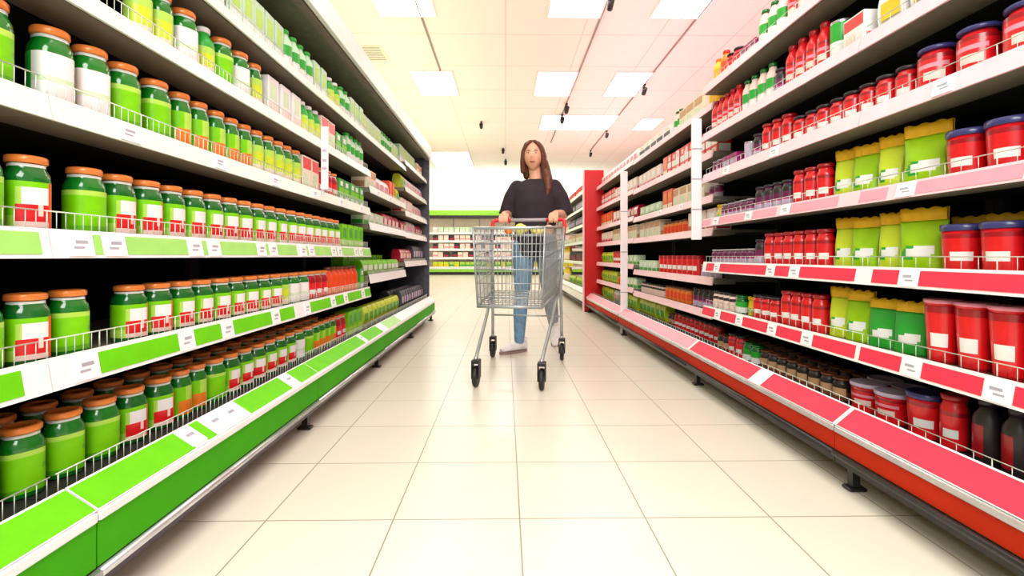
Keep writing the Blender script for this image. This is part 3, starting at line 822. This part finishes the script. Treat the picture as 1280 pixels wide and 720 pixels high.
fill(1, 1.34, z3[6], N3[6], [('yb', 2.83, 3.0), ('crm', 3.05, 3.45), ('gwb', 3.48, 3.6), ('wbk', 3.65, 4.5)])
z4 = shelves(RS4, .225)
N4 = ['bay before red panel base'] + ['%s shelf before red panel' % w for w in ('second', 'third', 'fourth', 'fifth', 'sixth', 'top')]
fill(1, 1.34, z4[0], N4[0], [('lpk', 4.6, 5.3), ('wpk', 5.34, 5.6), ('lpk', 5.64, 6.3)])
fill(1, 1.34, z4[1], N4[1], [('gwt', 4.6, 5.0), ('pjr', 5.04, 5.4), ('lpk', 5.44, 6.3)])
fill(1, 1.34, z4[2], N4[2], [('gwt', 4.6, 5.2), ('rcan', 5.24, 5.6), ('lpk', 5.64, 6.3)])
fill(1, 1.34, z4[3], N4[3], [('crm', 4.6, 5.6), ('crp', 5.62, 6.3)])
fill(1, 1.34, z4[4], N4[4], [('rpk', 4.6, 5.1), ('crp', 5.14, 5.6), ('orc', 5.66, 6.3)])
fill(1, 1.34, z4[5], N4[5], [('crp', 4.6, 5.5), ('rwt', 5.52, 6.3)])
fill(1, 1.34, z4[6], N4[6], [('wpk', 4.6, 6.35)])
z5 = shelves(RS5, .27)
for q, (ya, yb) in enumerate(((6.55, 8.15), (8.25, 9.85))):
    N5 = ['%s %s' % (('bay behind red panel', 'farthest right bay')[q], w) for w in ('base', 'second shelf', 'third shelf', 'fourth shelf', 'fifth shelf', 'top shelf')]
    for k, keys in enumerate((('ypk', 'lpk'), ('ypk', 'dk'), ('gwt', 'crm'), ('gwt', 'dpk'), ('rpk', 'dpk'), ('rpk', 'rcan'))):
        if q: keys = keys[::-1]
        mid = (ya + yb) / 2
        fill(1, 1.275, z5[k], N5[k], [(keys[0], ya, mid - .02), (keys[1], mid + .04, yb)])
emit_items()

# ------------------------------------------------------------------ far back gondola
bk = thing('wall_shelving', 'long low shelving across the back wall with lime green header', 'shelving', (0, 19.2, 0))
BY0, BY1 = -.2, .25
MB().box(-4.4, 4.4, BY1, BY1 + .04, 0, 2.62, P['cream']).build('back_panel', bk)
MB().box(-4.4, 4.4, BY0 - .06, BY1, 2.45, 2.66, P['header_green'], .01).build('header', bk)
MB().box(-4.4, 4.4, BY0 - .05, BY0 + .3, 2.34, 2.448, P['dark']).build('header_dark_rail', bk)  # dark band just below the green header
MB().box(-4.4, 4.4, BY0, BY1, 0, .12, P['fixture_black']).build('kick_plate', bk)
BZ = [.34, .74, 1.09, 1.43, 1.77]
for z in BZ:
    MB().box(-4.4, 4.4, BY0, BY1 - .002, z - .1, z, P['rail_white']).build('shelf', bk)
k = MB().box(-4.4, 4.4, BY0 + .01, BY1 - .002, .12, .238, P['header_green']); k.build('base_panel', bk)
for x in (-3.3, -2.2, -1.1, 0, 1.1, 2.2, 3.3): MB().box(x - .02, x + .02, BY1 - .04, BY1 - .001, .35, 2.33, P['grey_lid']).build('upright', bk)
bm = {}
def bbox(nm, m1, m2):
    if nm not in bm:
        b = MB().box(-.10, .10, -.12, .12, 0, .2, m1, .006); b.box(-.09, .09, -.1215, -.1201, .03, .09, m2); bm[nm] = b.mesh('shelf_carton')
    return bm[nm]
brow = ['lowest', 'second', 'third', 'fourth', 'highest']
for r, z in enumerate(BZ):
    x = -2.9; c = 0
    while x < 2.9:
        if r == 0: nm, m1, m2, lk = random.choice([('y', P['yellow_green'], P['yellow'], 'lime yellow carton'), ('g', P['lime_pale'], P['green'], 'pale lime carton'), ('y', P['yellow_green'], P['yellow'], 'lime yellow carton')])
        elif r == 4: nm, m1, m2, lk = random.choice([('w', P['white'], P['cream_pink'], 'white carton'), ('g', P['pale_green'], P['white'], 'pale green carton')]); nm += '4'
        else: nm, m1, m2, lk = random.choice([('p', P['cream_pink'], P['cream'], 'pale pink carton'), ('p', P['cream_pink'], P['cream'], 'pale pink carton'), ('c', P['cream'], P['pink'], 'cream carton'), ('d', P['dark'], P['crimson'], 'dark carton')])
        c += 1
        o = put('shelf_carton', bbox(nm, m1, m2), None, (x + random.uniform(-.006, .006), 19.14, z + E))
        if z: tag(o, '%s on back wall %s shelf, %s from the left' % (lk, brow[r], ordw(c)), 'carton', 'cartons on the back wall shelving')
        x += .222 if random.random() < .93 else .36

# ------------------------------------------------------------------ ceiling fixtures
EM = bpy.data.materials.new('light_diffuser'); EM.use_nodes = True
_b = EM.node_tree.nodes['Principled BSDF']
_n = EM.node_tree.nodes.new('ShaderNodeTexNoise'); _n.inputs['Scale'].default_value = 3
_r = EM.node_tree.nodes.new('ShaderNodeValToRGB'); _r.color_ramp.elements[0].color = (1, .97, .93, 1); _r.color_ramp.elements[1].color = (1, .99, .97, 1)
EM.node_tree.links.new(_n.outputs['Fac'], _r.inputs['Fac']); EM.node_tree.links.new(_r.outputs['Color'], _b.inputs['Emission Color'])
_b.inputs['Emission Strength'].default_value = 7.0
def ceiling_light(x, y, w, l, label):
    L = thing('ceiling_light', label, 'light', (x, y, CEIL), 0, 'ceiling light panels')
    f = MB()
    for (a, b, c, d) in ((-w - .03, w + .03, -l - .03, -l), (-w - .03, w + .03, l, l + .03), (-w - .03, -w, -l, l), (w, w + .03, -l, l)):
        f.box(a, b, c, d, -.03, 0, P['rail_white'])
    f.build('frame', L)
    MB().box(-w, w, -l, l, -.022, -.004, EM).build('diffuser', L)
for cn, x, w in (('left', -1.40, .38), ('middle', .98, .36), ('right', 2.45, .34)):
    for rn, y in (('nearest row', 6.0), ('second row', 9.25)):
        ceiling_light(x, y, w, .62, 'white ceiling light panel, %s of the %s' % (cn, rn))
ceiling_light(1.84, 11.9, .92, .62, 'wide white ceiling light panel above and right of the woman')
ceiling_light(3.72, 12.0, .26, .5, 'small ceiling light panel at far right beyond the track')
ceiling_light(-1.95, 16.6, .70, 1.3, 'farthest ceiling light panel, left of the woman near the back wall')
def track(x, y0, y1, z, label, m):
    t = thing('ceiling_track', label, 'track', (x, y0, z))
    MB().box(-.011, .011, 0, y1 - y0, -.025, 0, m).build('rail', t)
track(-1.22, 2.5, 8.6, CEIL, 'thin grey lighting track on the ceiling at left', P['track_grey'])
track(1.38, 2.5, 14, CEIL, 'thin grey lighting track on the ceiling above the cart', P['track_grey'])
track(2.78, 2.5, 15, CEIL, 'thin grey lighting track on the ceiling at right', P['track_grey'])
def spot(x, y, z, label, tilt=.9, rz=0, sc=1.0, stem=.10):
    sc *= .8
    t = thing('spotlight', label, 'spotlight', (x, y, z), rz, 'black ceiling spotlights')
    MB().box(-.03 * sc, .03 * sc, -.05 * sc, .05 * sc, -.03, 0, P['fixture_black'], .004).build('mount', t)
    MB().tube([(0, 0, -.03), (0, 0, -stem)], .008 * sc, P['fixture_black']).build('stem', t)
    h = MB().lathe([(.035 * sc, -.08 * sc), (.05 * sc, -.06 * sc), (.06 * sc, .09 * sc), (.052 * sc, .09 * sc), (.04 * sc, .05 * sc)], P['fixture_black'], 14)
    R = Matrix.Rotation(tilt, 4, 'X'); h.v = [tuple(R @ Vector(v) + Vector((0, 0, -stem - .05 * sc))) for v in h.v]
    h.build('lamp_head', t)
spot(1.38, 6.05, CEIL - .026, 'black spotlight on the track at the top middle of the picture')
spot(1.38, 10.4, CEIL - .026, 'upper of two black spotlights on the track above the woman', sc=1.2)
spot(1.38, 11.2, CEIL - .026, 'lower of two black spotlights on the track above the woman', sc=1.2)
spot(2.78, 9.2, CEIL - .026, 'black spotlight on the right track near the shelves', sc=1.1)
spot(2.78, 5.6, CEIL - .026, 'large black spotlight on the right track at the upper right', sc=1.3)
spot(2.78, 12.6, CEIL - .026, 'small black spotlight far along the right track', sc=1)
spot(2.78, 15.0, CEIL - .026, 'tiny black spotlight at the far end of the right track', sc=1)
spot(-.63, 11.9, CEIL - .0005, 'small round black spotlight alone on the ceiling left of the woman', sc=1.0, stem=.08)
spot(-.08, 14.8, CEIL - .0005, 'hanging black spotlight left of the woman, higher of the pair', sc=1.1, stem=.07)
spot(.0, 16.5, CEIL - .0005, 'hanging black spotlight left of the woman, lower of the pair', sc=1.2, stem=.09)
v = thing('ceiling_vent', 'faint grey rectangular vent in the ceiling at upper left', 'vent', (-2.35, 7.9, CEIL))
MB().box(-.3, .3, -.3, .3, -.012, 0, P['cream'], .004).build('frame', v)
sl = MB()
for k in range(6): sl.box(-.25, .25, -.24 + k * .09, -.21 + k * .09, -.016, -.0125, P['grey_lid'])
sl.build('slats', v)

# ------------------------------------------------------------------ shopping cart
YAW = -math.radians(10.5)
CART = (.0885, 3.10)
ct = thing('shopping_cart', 'silver wire shopping cart with red handle ends pushed by the woman', 'cart', (CART[0], CART[1], 0), YAW)
CG = P['cart_grey']
# basket corners (local, -y is the front)
FB, FT, RB, RT = -.36, -.40, .33, .40         # y of front bottom, front top, rear bottom, rear top
ZFB, ZFT, ZRB, ZRT = .475, .945, .53, 1.0
WFB, WFT, WRB, WRT = .195, .215, .245, .265   # half widths
def bpnt(side, t, v):
    """point on a basket side: side -1/1, t 0 front..1 rear, v 0 bottom..1 top"""
    yb = FB + (RB - FB) * t; yt = FT + (RT - FT) * t
    zb = ZFB + (ZRB - ZFB) * t; zt = ZFT + (ZRT - ZFT) * t
    wb = WFB + (WRB - WFB) * t; wt = WFT + (WRT - WFT) * t
    return Vector((side * (wb + (wt - wb) * v), yb + (yt - yb) * v, zb + (zt - zb) * v))
def fpnt(u, v, t=0): a = bpnt(-1, t, v); b = bpnt(1, t, v); return a + (b - a) * u
rim = MB()
rim.tube([bpnt(-1, 1, 1), bpnt(-1, .5, 1), bpnt(-1, .03, 1), fpnt(.05, 1), fpnt(.95, 1), bpnt(1, .03, 1), bpnt(1, .5, 1), bpnt(1, 1, 1)], .009, CG, 8)
rim.build('basket_rim', ct)
bf = MB()
bf.tube([bpnt(-1, 1, 0), bpnt(-1, 0, 0), bpnt(1, 0, 0), bpnt(1, 1, 0)], .009, CG, 8)
for sd in (-1, 1):
    bf.tube([bpnt(sd, 0, 0), bpnt(sd, 0, 1)], .006, CG, 8)
    bf.tube([bpnt(sd, 1, 0), bpnt(sd, 1, 1)], .006, CG, 8)
bf.build('basket_frame', ct)
fr = MB()
for i in range(1, 18): fr.tube([fpnt(i / 18, 0), fpnt(i / 18, 1)], .0023, CG, 5)
for k_ in (.12, .3, .48, .64, .8): fr.tube([fpnt(0, k_), fpnt(1, k_)], .003, CG, 5)
fr.build('front_mesh', ct)
for sd in (-1, 1):
    sm = MB()
    for i in range(1, 20): sm.tube([bpnt(sd, i / 20, 0), bpnt(sd, i / 20, 1)], .0018, CG, 4)
    for k_ in (.12, .3, .48, .64, .8): sm.tube([bpnt(sd, 0, k_), bpnt(sd, 1, k_)], .003, CG, 5)
    sm.build('side_mesh', ct)
bt = MB()
for i in range(1, 14): bt.tube([fpnt(i / 14, 0), fpnt(i / 14, 0, 1)], .0022, CG, 4)
for k_ in range(1, 10): bt.tube([fpnt(0, 0, k_ / 10), fpnt(1, 0, k_ / 10)], .003, CG, 4)
bt.build('bottom_mesh', ct)
rr = MB()
for i in range(1, 14): rr.tube([fpnt(i / 14, 0, 1), fpnt(i / 14, 1, 1)], .0022, CG, 4)
for k_ in (.3, .6, .98): rr.tube([fpnt(0, k_, 1), fpnt(1, k_, 1)], .003, CG, 5)
rr.build('rear_gate', ct)
cs = MB()                                                               # fold-out child seat near the handle
SEATZ = .935
for i in range(13):
    x = -.225 + .45 * i / 12; cs.tube([(x, .13, SEATZ), (x, .375, SEATZ)], .0022, CG, 4)
for y in (.13, .21, .29, .375): cs.tube([(-.232, y, SEATZ - .005), (.232, y, SEATZ - .005)], .003, CG, 5)
cs.build('child_seat', ct)
HY, HZ = .49, 1.06
for sd in (-1, 1):
    fm = MB()
    fm.tube([(sd * .197, -.39, .165), (sd * .20, -.36, .185), (sd * .225, .0, .36), (sd * .235, .16, .455), (sd * .25, .3, .515)], .011, CG, 8)
    fm.build('chassis_tube', ct)
    um = MB(); um.tube([(sd * .265, .40, .165), (sd * .262, .39, .3), (sd * .258, .365, .53), (sd * .272, .405, .85), (sd * .275, .45, 1.0)], .011, CG, 8)
    um.build('rear_upright', ct)
    br = MB(); br.tube([(sd * .277, .445, .93), (sd * .281, .462, 1.0), (sd * .280, .482, 1.045), (sd * .266, HY, HZ), (sd * .14, HY, HZ)], [.011, .014, .0155, .0155, .015], P['red_plastic'], 10)
    br.build('red_handle_end', ct)
hd = MB(); hd.tube([(-.139, HY, HZ), (.139, HY, HZ)], .0135, P['grey_lid'], 10); hd.build('handle', ct)
cb = MB(); cb.tube([(-.25, .385, .33), (.25, .385, .33)], .007, CG, 6); cb.build('cross_bar', ct)
for (x, y) in ((-.197, -.40), (.197, -.40), (-.265, .40), (.265, .40)):
    w = MB()
    R = Matrix.Rotation(PI / 2, 4, 'Y')
    t_ = MB().lathe([(.045, -.014), (.058, -.013), (.0625, -.008), (.0625, .008), (.058, .013), (.045, .014)], P['rubber'], 20)
    t_.v = [tuple(R @ Vector(q)) for q in t_.v]
    cas = t_.build('wheel', ct, (x, y + .01, .0625))
    hb = MB().lathe([(.022, -.017), (.022, .017)], P['hub'], 14); hb.v = [tuple(R @ Vector(q)) for q in hb.v]
    hb.build('hub', cas)
    fk = MB()
    for sd in (-.021, .021): fk.box(sd - .003, sd + .003, -.03, .03, -.012, .085, P['fixture_black'], .002)
    fk.box(-.024, .024, -.032, .032, .078, .1, P['fixture_black'], .004)
    fk.tube([(0, -.01, .1), (0, -.01, .118)], .012, P['chrome'], 8)
    fk.build('castor_fork', ct, (x, y + .01, .0625))
def to_world(x, y): c, s_ = math.cos(YAW), math.sin(YAW); return (CART[0] + x * c - y * s_, CART[1] + x * s_ + y * c)
def fruit(name, label, cat, x, y, mb, z=SEATZ + .0028, rz=0):
    p = to_world(x, y); o = thing(name, label, cat, (p[0], p[1], z), YAW + rz); return o
o = fruit('pear', 'pale yellow pear lying in the cart below the shirt', 'fruit', -.03, .3, None, rz=.4)
def pearfn(d, p): k = 1 - .42 * max(0, d.x) ** 1.2; return Vector((p.x * (1 + .35 * max(0, d.x)), p.y * k, p.z * k))
MB().ball((0, 0, .042), .05, .042, .042, P['fruit_yellow'], 18, 12, pearfn).build('flesh', o)
MB().tube([(.066, 0, .042), (.085, 0, .047)], .003, P['brown']).build('stem', o)
o = fruit('lemon', 'pale lemon in the cart, right of the pear', 'fruit', .095, .3, None, rz=.2)
MB().ball((0, 0, .032), .05, .032, .032, P['fruit_lemon'], 18, 12, lambda d, p: Vector((p.x * (1 + .12 * abs(d.x) ** 8), p.y, p.z))).build('peel', o)
o = fruit('peach', 'orange pink peach in the cart beside her left hand', 'fruit', .175, .31, None)
MB().ball((0, 0, .036), .036, .036, .036, P['peach'], 18, 12).build('flesh', o)
o = fruit('orange', 'small tan orange in the cart, left of the pear', 'fruit', -.125, .31, None)
MB().ball((0, 0, .03), .03, .03, .03, P['orange'], 18, 12, lambda d, p: p * (1 - .05 * max(0, d.z) ** 12)).build('peel', o)

# ------------------------------------------------------------------ the woman
def remeshed(mb, name, parent, voxel, smooth=4, fac=.5):
    """one continuous skin over overlapping limbs"""
    me = mb.mesh(name + '_raw'); o = bpy.data.objects.new(name + '_raw', me); COL.objects.link(o)
    r = o.modifiers.new('r', 'REMESH'); r.mode = 'VOXEL'; r.voxel_size = voxel
    s = o.modifiers.new('s', 'SMOOTH'); s.iterations = smooth; s.factor = fac
    dg = bpy.context.evaluated_depsgraph_get()
    nm = bpy.data.meshes.new_from_object(o.evaluated_get(dg))
    bpy.data.objects.remove(o)
    nm.name = name
    nm.materials.clear()
    for m in mb.mats: nm.materials.append(m)
    for p in nm.polygons: p.use_smooth = True; p.material_index = 0
    return put(name, nm, parent)
WP = to_world(.02, .78)
wm = thing('person', 'woman with long brown hair in dark t-shirt and blue jeans pushing the cart', 'person', (WP[0], WP[1], 0), YAW)
SK = P['skin']
HX, HYC, HZC = -.012, -.04, 1.612
def limb(mb, pts, rs, m, n=14):
    # resample for roundness, ball at each end
    P_ = [Vector(p) for p in pts]; q = []; rr_ = []
    for i in range(len(P_) - 1):
        for k_ in range(5):
            t = k_ / 5; q.append(P_[i].lerp(P_[i + 1], t)); rr_.append(rs[i] + (rs[i + 1] - rs[i]) * t)
    q.append(P_[-1]); rr_.append(rs[-1])
    mb.tube(q, rr_, m, n)
    for p, r in ((P_[0], rs[0]), (P_[-1], rs[-1])): mb.ball(p, r, r, r, m, 12, 8)
    for p, r in zip(P_[1:-1], rs[1:-1]): mb.ball(p, r, r, r, m, 12, 8)
body = MB()
def headfn(d, p):
    x, y, z = p
    if d.z < 0:                                   # jaw narrows to the chin
        k = 1 - .30 * (-d.z) ** 1.8; x *= k
        y = y * (1 - .18 * (-d.z)) - .012 * (-d.z)
    if d.y < 0: y *= .96
    # nose, brow, eye sockets, cheeks (face looks to -y)
    if d.y < -.3:
        ax = abs(p.x)
        nz = max(0, 1 - ax / .017) * max(0, 1 - abs(p.z + .02) / .03)
        y -= .020 * nz
        es = max(0, 1 - abs(ax - .032) / .018) * max(0, 1 - abs(p.z - .008) / .014)
        y += .010 * es
        mo = max(0, 1 - ax / .03) * max(0, 1 - abs(p.z + .062) / .012)
        y -= .006 * mo
        bw = max(0, 1 - abs(ax - .03) / .03) * max(0, 1 - abs(p.z - .026) / .012)
        y -= .004 * bw
    return Vector((x, y, z))
body.ball((HX, HYC, HZC), .080, .096, .122, SK, 48, 40, headfn)
limb(body, [(0, .012, 1.36), (0, .0, 1.46), (HX, -.012, 1.56)], [.062, .052, .052], SK)
for sd in (-1, 1): body.ball((HX + sd * .074, HYC + .01, HZC - .012), .010, .018, .03, SK, 10, 8)
body.loft([((0, .01, 1.18), .13, .09), ((0, .01, 1.30), .15, .09), ((0, .015, 1.37), .14, .07), ((0, .012, 1.40), .08, .055)], SK)
HYL, HZL = HY - .78, HZ                            # handle in her frame
for sd in (-1, 1):
    hx = sd * .195 - .019
    limb(body, [(sd * .165, .015, 1.36), (sd * .235, .04, 1.13), (hx + sd * .01, HYL + .085, 1.115)], [.05, .042, .028], SK)
    # hand: palm over the handle, four curled fingers, thumb under
    body.ball((hx, HYL + .03, HZL + .045), .04, .042, .018, SK, 14, 10)
    limb(body, [(hx + sd * .008, HYL + .085, 1.115), (hx, HYL + .04, HZL + .048)], [.026, .022], SK)
    for f, (dx, ln) in enumerate(((-.031, .9), (-.010, 1.0), (.011, .95), (.031, .78))):
        x = hx + dx; R_ = .0325 * (.95 + .05 * ln)
        pts = [(x, HYL + .012, HZL + .042)]
        for an in (70, 110, 150, 190, 190 + 35 * ln):
            pts.append((x, HYL + R_ * math.cos(math.radians(an)), HZL + R_ * math.sin(math.radians(an))))
        limb(body, pts, [.0095, .0092, .009, .0088, .0082, .0072], SK, 8)
    x = hx - sd * .034
    limb(body, [(x + sd * .008, HYL + .045, HZL + .04), (x - sd * .006, HYL + .037, HZL + .012), (x - sd * .012, HYL + .014, HZL - .031)], [.011, .010, .008], SK, 8)
remeshed(body, 'body', wm, .0055, 3)
for sd in (-1, 1):
    ex = HX + sd * .031
    MB().ball((ex, HYC - .0835, HZC + .008), .0115, .006, .0042, P['white'], 12, 8).build('eye', wm)
    MB().ball((ex, HYC - .0885, HZC + .008), .0052, .0022, .0042, P['eye_dark'], 10, 8).build('iris', wm)
    MB().tube([(ex - .017, HYC - .087, HZC + .025), (ex, HYC - .0945, HZC + .030), (ex + .017, HYC - .087, HZC + .025)], [.002, .0032, .002], P['hair'], 6).build('eyebrow', wm)
MB().ball((HX, HYC - .090, HZC - .062), .023, .008, .0065, P['lip'], 14, 8).build('mouth', wm)
hr = MB()
def hairfn(d, p):
    return p
hr.ball((HX + .002, HYC + .030, HZC + .020), .096, .098, .118, P['hair'], 30, 22)
for sd in (-1, 1):                                   # centre parting, curtains framing the face
    limb(hr, [(HX + sd * .014, HYC - .058, HZC + .112), (HX + sd * .052, HYC - .062, HZC + .085), (HX + sd * .080, HYC - .045, HZC + .03), (HX + sd * .088, HYC - .022, HZC - .05), (HX + sd * .086, HYC + .005, HZC - .12)],
         [.012, .018, .018, .022, .026], P['hair'], 10)
limb(hr, [(HX + .02, .045, 1.62), (HX + .02, .07, 1.49), (HX + .04, .085, 1.37)], [.085, .075, .04], P['hair'])
limb(hr, [(HX + .088, -.02, 1.56), (HX + .105, -.02, 1.48), (HX + .125, -.06, 1.40), (HX + .128, -.09, 1.33), (HX + .120, -.105, 1.27)], [.034, .040, .040, .030, .008], P['hair'])
limb(hr, [(HX - .075, .02, 1.58), (HX - .070, .045, 1.46)], [.034, .028], P['hair'])
# leave the face clear: drop everything in front of it
hair_o = remeshed(hr, 'hair', wm, .007, 2)
sh_ = MB()
sh_.loft([((.005, .0, .765), .188, .135), ((.0, .0, .80), .190, .138), ((0, .0, .92), .180, .13), ((0, -.005, 1.08), .172, .125), ((0, -.012, 1.22), .182, .128), ((0, -.005, 1.32), .190, .115),
          ((0, .008, 1.385), .168, .09), ((0, .014, 1.408), .125, .08), ((0, .022, 1.424), .092, .066)], P['tee'], 28)
for sd in (-1, 1):
    limb(sh_, [(sd * .155, .01, 1.355), (sd * .20, .015, 1.27), (sd * .238, .03, 1.175)], [.068, .074, .070], P['tee'])
    sh_.tube([(sd * .225, .025, 1.2), (sd * .244, .03, 1.125)], [.074, .078], P['tee'], 16)
remeshed(sh_, 't_shirt', wm, .009, 3)
jn = MB(); J = P['jeans']
limb(jn, [(-.085, .0, .88), (-.095, -.04, .70), (-.10, -.095, .48), (-.108, -.135, .32), (-.112, -.16, .10)], [.105, .088, .062, .058, .042], J)
jn.ball((0, .005, .87), .165, .12, .11, J, 20, 12)
remeshed(jn, 'jeans', wm, .009, 3)
jn2 = MB(); J2 = P['jeans_grey']
limb(jn2, [(.085, .02, .88), (.105, -.01, .70), (.115, .0, .49), (.125, .13, .32), (.135, .26, .16)], [.103, .088, .064, .058, .044], J2)
remeshed(jn2, 'jeans_leg', wm, .009, 3)
def shoe(px, py, pz, rz, pitch):
    e = bpy.data.objects.new('shoe', None)
    up = MB()
    n = 9; rings = []
    L_ = .25
    vs = []; fs = []; K = 14
    for i in range(n):
        t = i / (n - 1); y = .065 - L_ * t
        w = .034 + .012 * math.sin(PI * min(1, t * 1.05)) - (.018 if i == n - 1 else 0)
        h = .085 - .05 * max(0, (t - .25) / .75) ** .8
        if i == 0: h = .07; w = .026
        if i == n - 1: h = .028
        for k_ in range(K):
            a = 2 * PI * k_ / K
            z = max(0, h * .5 + h * .5 * math.sin(a) * 1.0)
            vs.append((w * math.cos(a), y, .016 + z))
    for i in range(n - 1):
        for k_ in range(K): fs.append((i * K + k_, i * K + (k_ + 1) % K, (i + 1) * K + (k_ + 1) % K, (i + 1) * K + k_))
    fs.append(tuple(range(K))); fs.append(tuple(reversed(range((n - 1) * K, n * K))))
    up.add(vs, fs, P['shoe_white'], True)
    up.tube([(0, .02, .07), (0, .025, .12)], [.036, .040], P['shoe_white'], 14)
    sl_ = MB(); vs = []
    m_ = 24
    for z in (0, .02):
        for i in range(m_):
            a = 2 * PI * i / m_; vs.append(((.040 + .006 * -math.sin(a)) * math.cos(a), -.06 + .134 * math.sin(a), z))
    sl_.add(vs, [tuple(reversed(range(m_))), tuple(range(m_, 2 * m_))] + [(i, (i + 1) % m_, (i + 1) % m_ + m_, i + m_) for i in range(m_)], P['sole'])
    M = Matrix.Translation((px, py, pz)) @ Matrix.Rotation(rz, 4, 'Z') @ Matrix.Rotation(pitch, 4, 'X')
    for b_ in (up, sl_): b_.v = [tuple(M @ Vector(q)) for q in b_.v]
    o_ = up.build('shoe', wm); sl_.build('sole', o_)
shoe(-.112, -.145, .0, -math.radians(46), 0)
shoe(.14, .27, .105, math.radians(6), math.radians(42))

# ------------------------------------------------------------------ lights, world, camera
def area(name, loc, rot, sx_, sy_, power, col=(1, 1, 1)):
    l = bpy.data.lights.new(name, 'AREA'); l.shape = 'RECTANGLE'; l.size = sx_; l.size_y = sy_; l.energy = power; l.color = col
    o = bpy.data.objects.new(name, l); COL.objects.link(o); o.location = loc; o.rotation_euler = rot; return o
area('store_light_behind', (0, -1.6, 2.7), (math.radians(62), 0, 0), 3.0, 1.6, 150, (1, .985, .965))
area('aisle_light', (.1, 1.3, CEIL - .06), (0, 0, 0), 2.0, 2.6, 55, (1, .985, .965))
area('added_green_uplight', (-1.9, 7, 2.3), (PI, 0, 0), .8, 14, 92, (.93, 1, .62))  # unseen lamp added to tint the left of the ceiling green
area('added_pink_uplight', (2.6, 7, 2.2), (PI, 0, 0), 1.2, 14, 125, (1, .42, .52))  # added lamp without a real fixture, turns the ceiling pink at right
area('added_back_fill', (0, 18.7, 2.75), (PI - .5, 0, 0), 8, .4, 55, (1, .97, .97))  # no fixture here; added to brighten the bulkhead and far ceiling
area('added_far_fill', (0, 13.5, CEIL - .05), (0, 0, 0), .5, .5, 45, (1, .98, .96))  # extra lamp added to lift the dim far end
w = bpy.data.worlds.new('World'); SC.world = w; w.use_nodes = True
bg = w.node_tree.nodes['Background']; bg.inputs['Color'].default_value = (1, .985, .965, 1); bg.inputs['Strength'].default_value = .66
cd = bpy.data.cameras.new('Camera'); cam = bpy.data.objects.new('Camera', cd); COL.objects.link(cam)
cam.location = (0, 0, CAMZ); cam.rotation_euler = (PI / 2, 0, -math.atan(8 / 575))
cd.sensor_width = 36; cd.lens = 36 * 575 / 1280; cd.shift_y = -40 / 1280; cd.clip_start = .05
SC.camera = cam
SC.view_settings.view_transform = 'Standard'; SC.view_settings.look = 'None'
SC.view_settings.exposure = 0.16
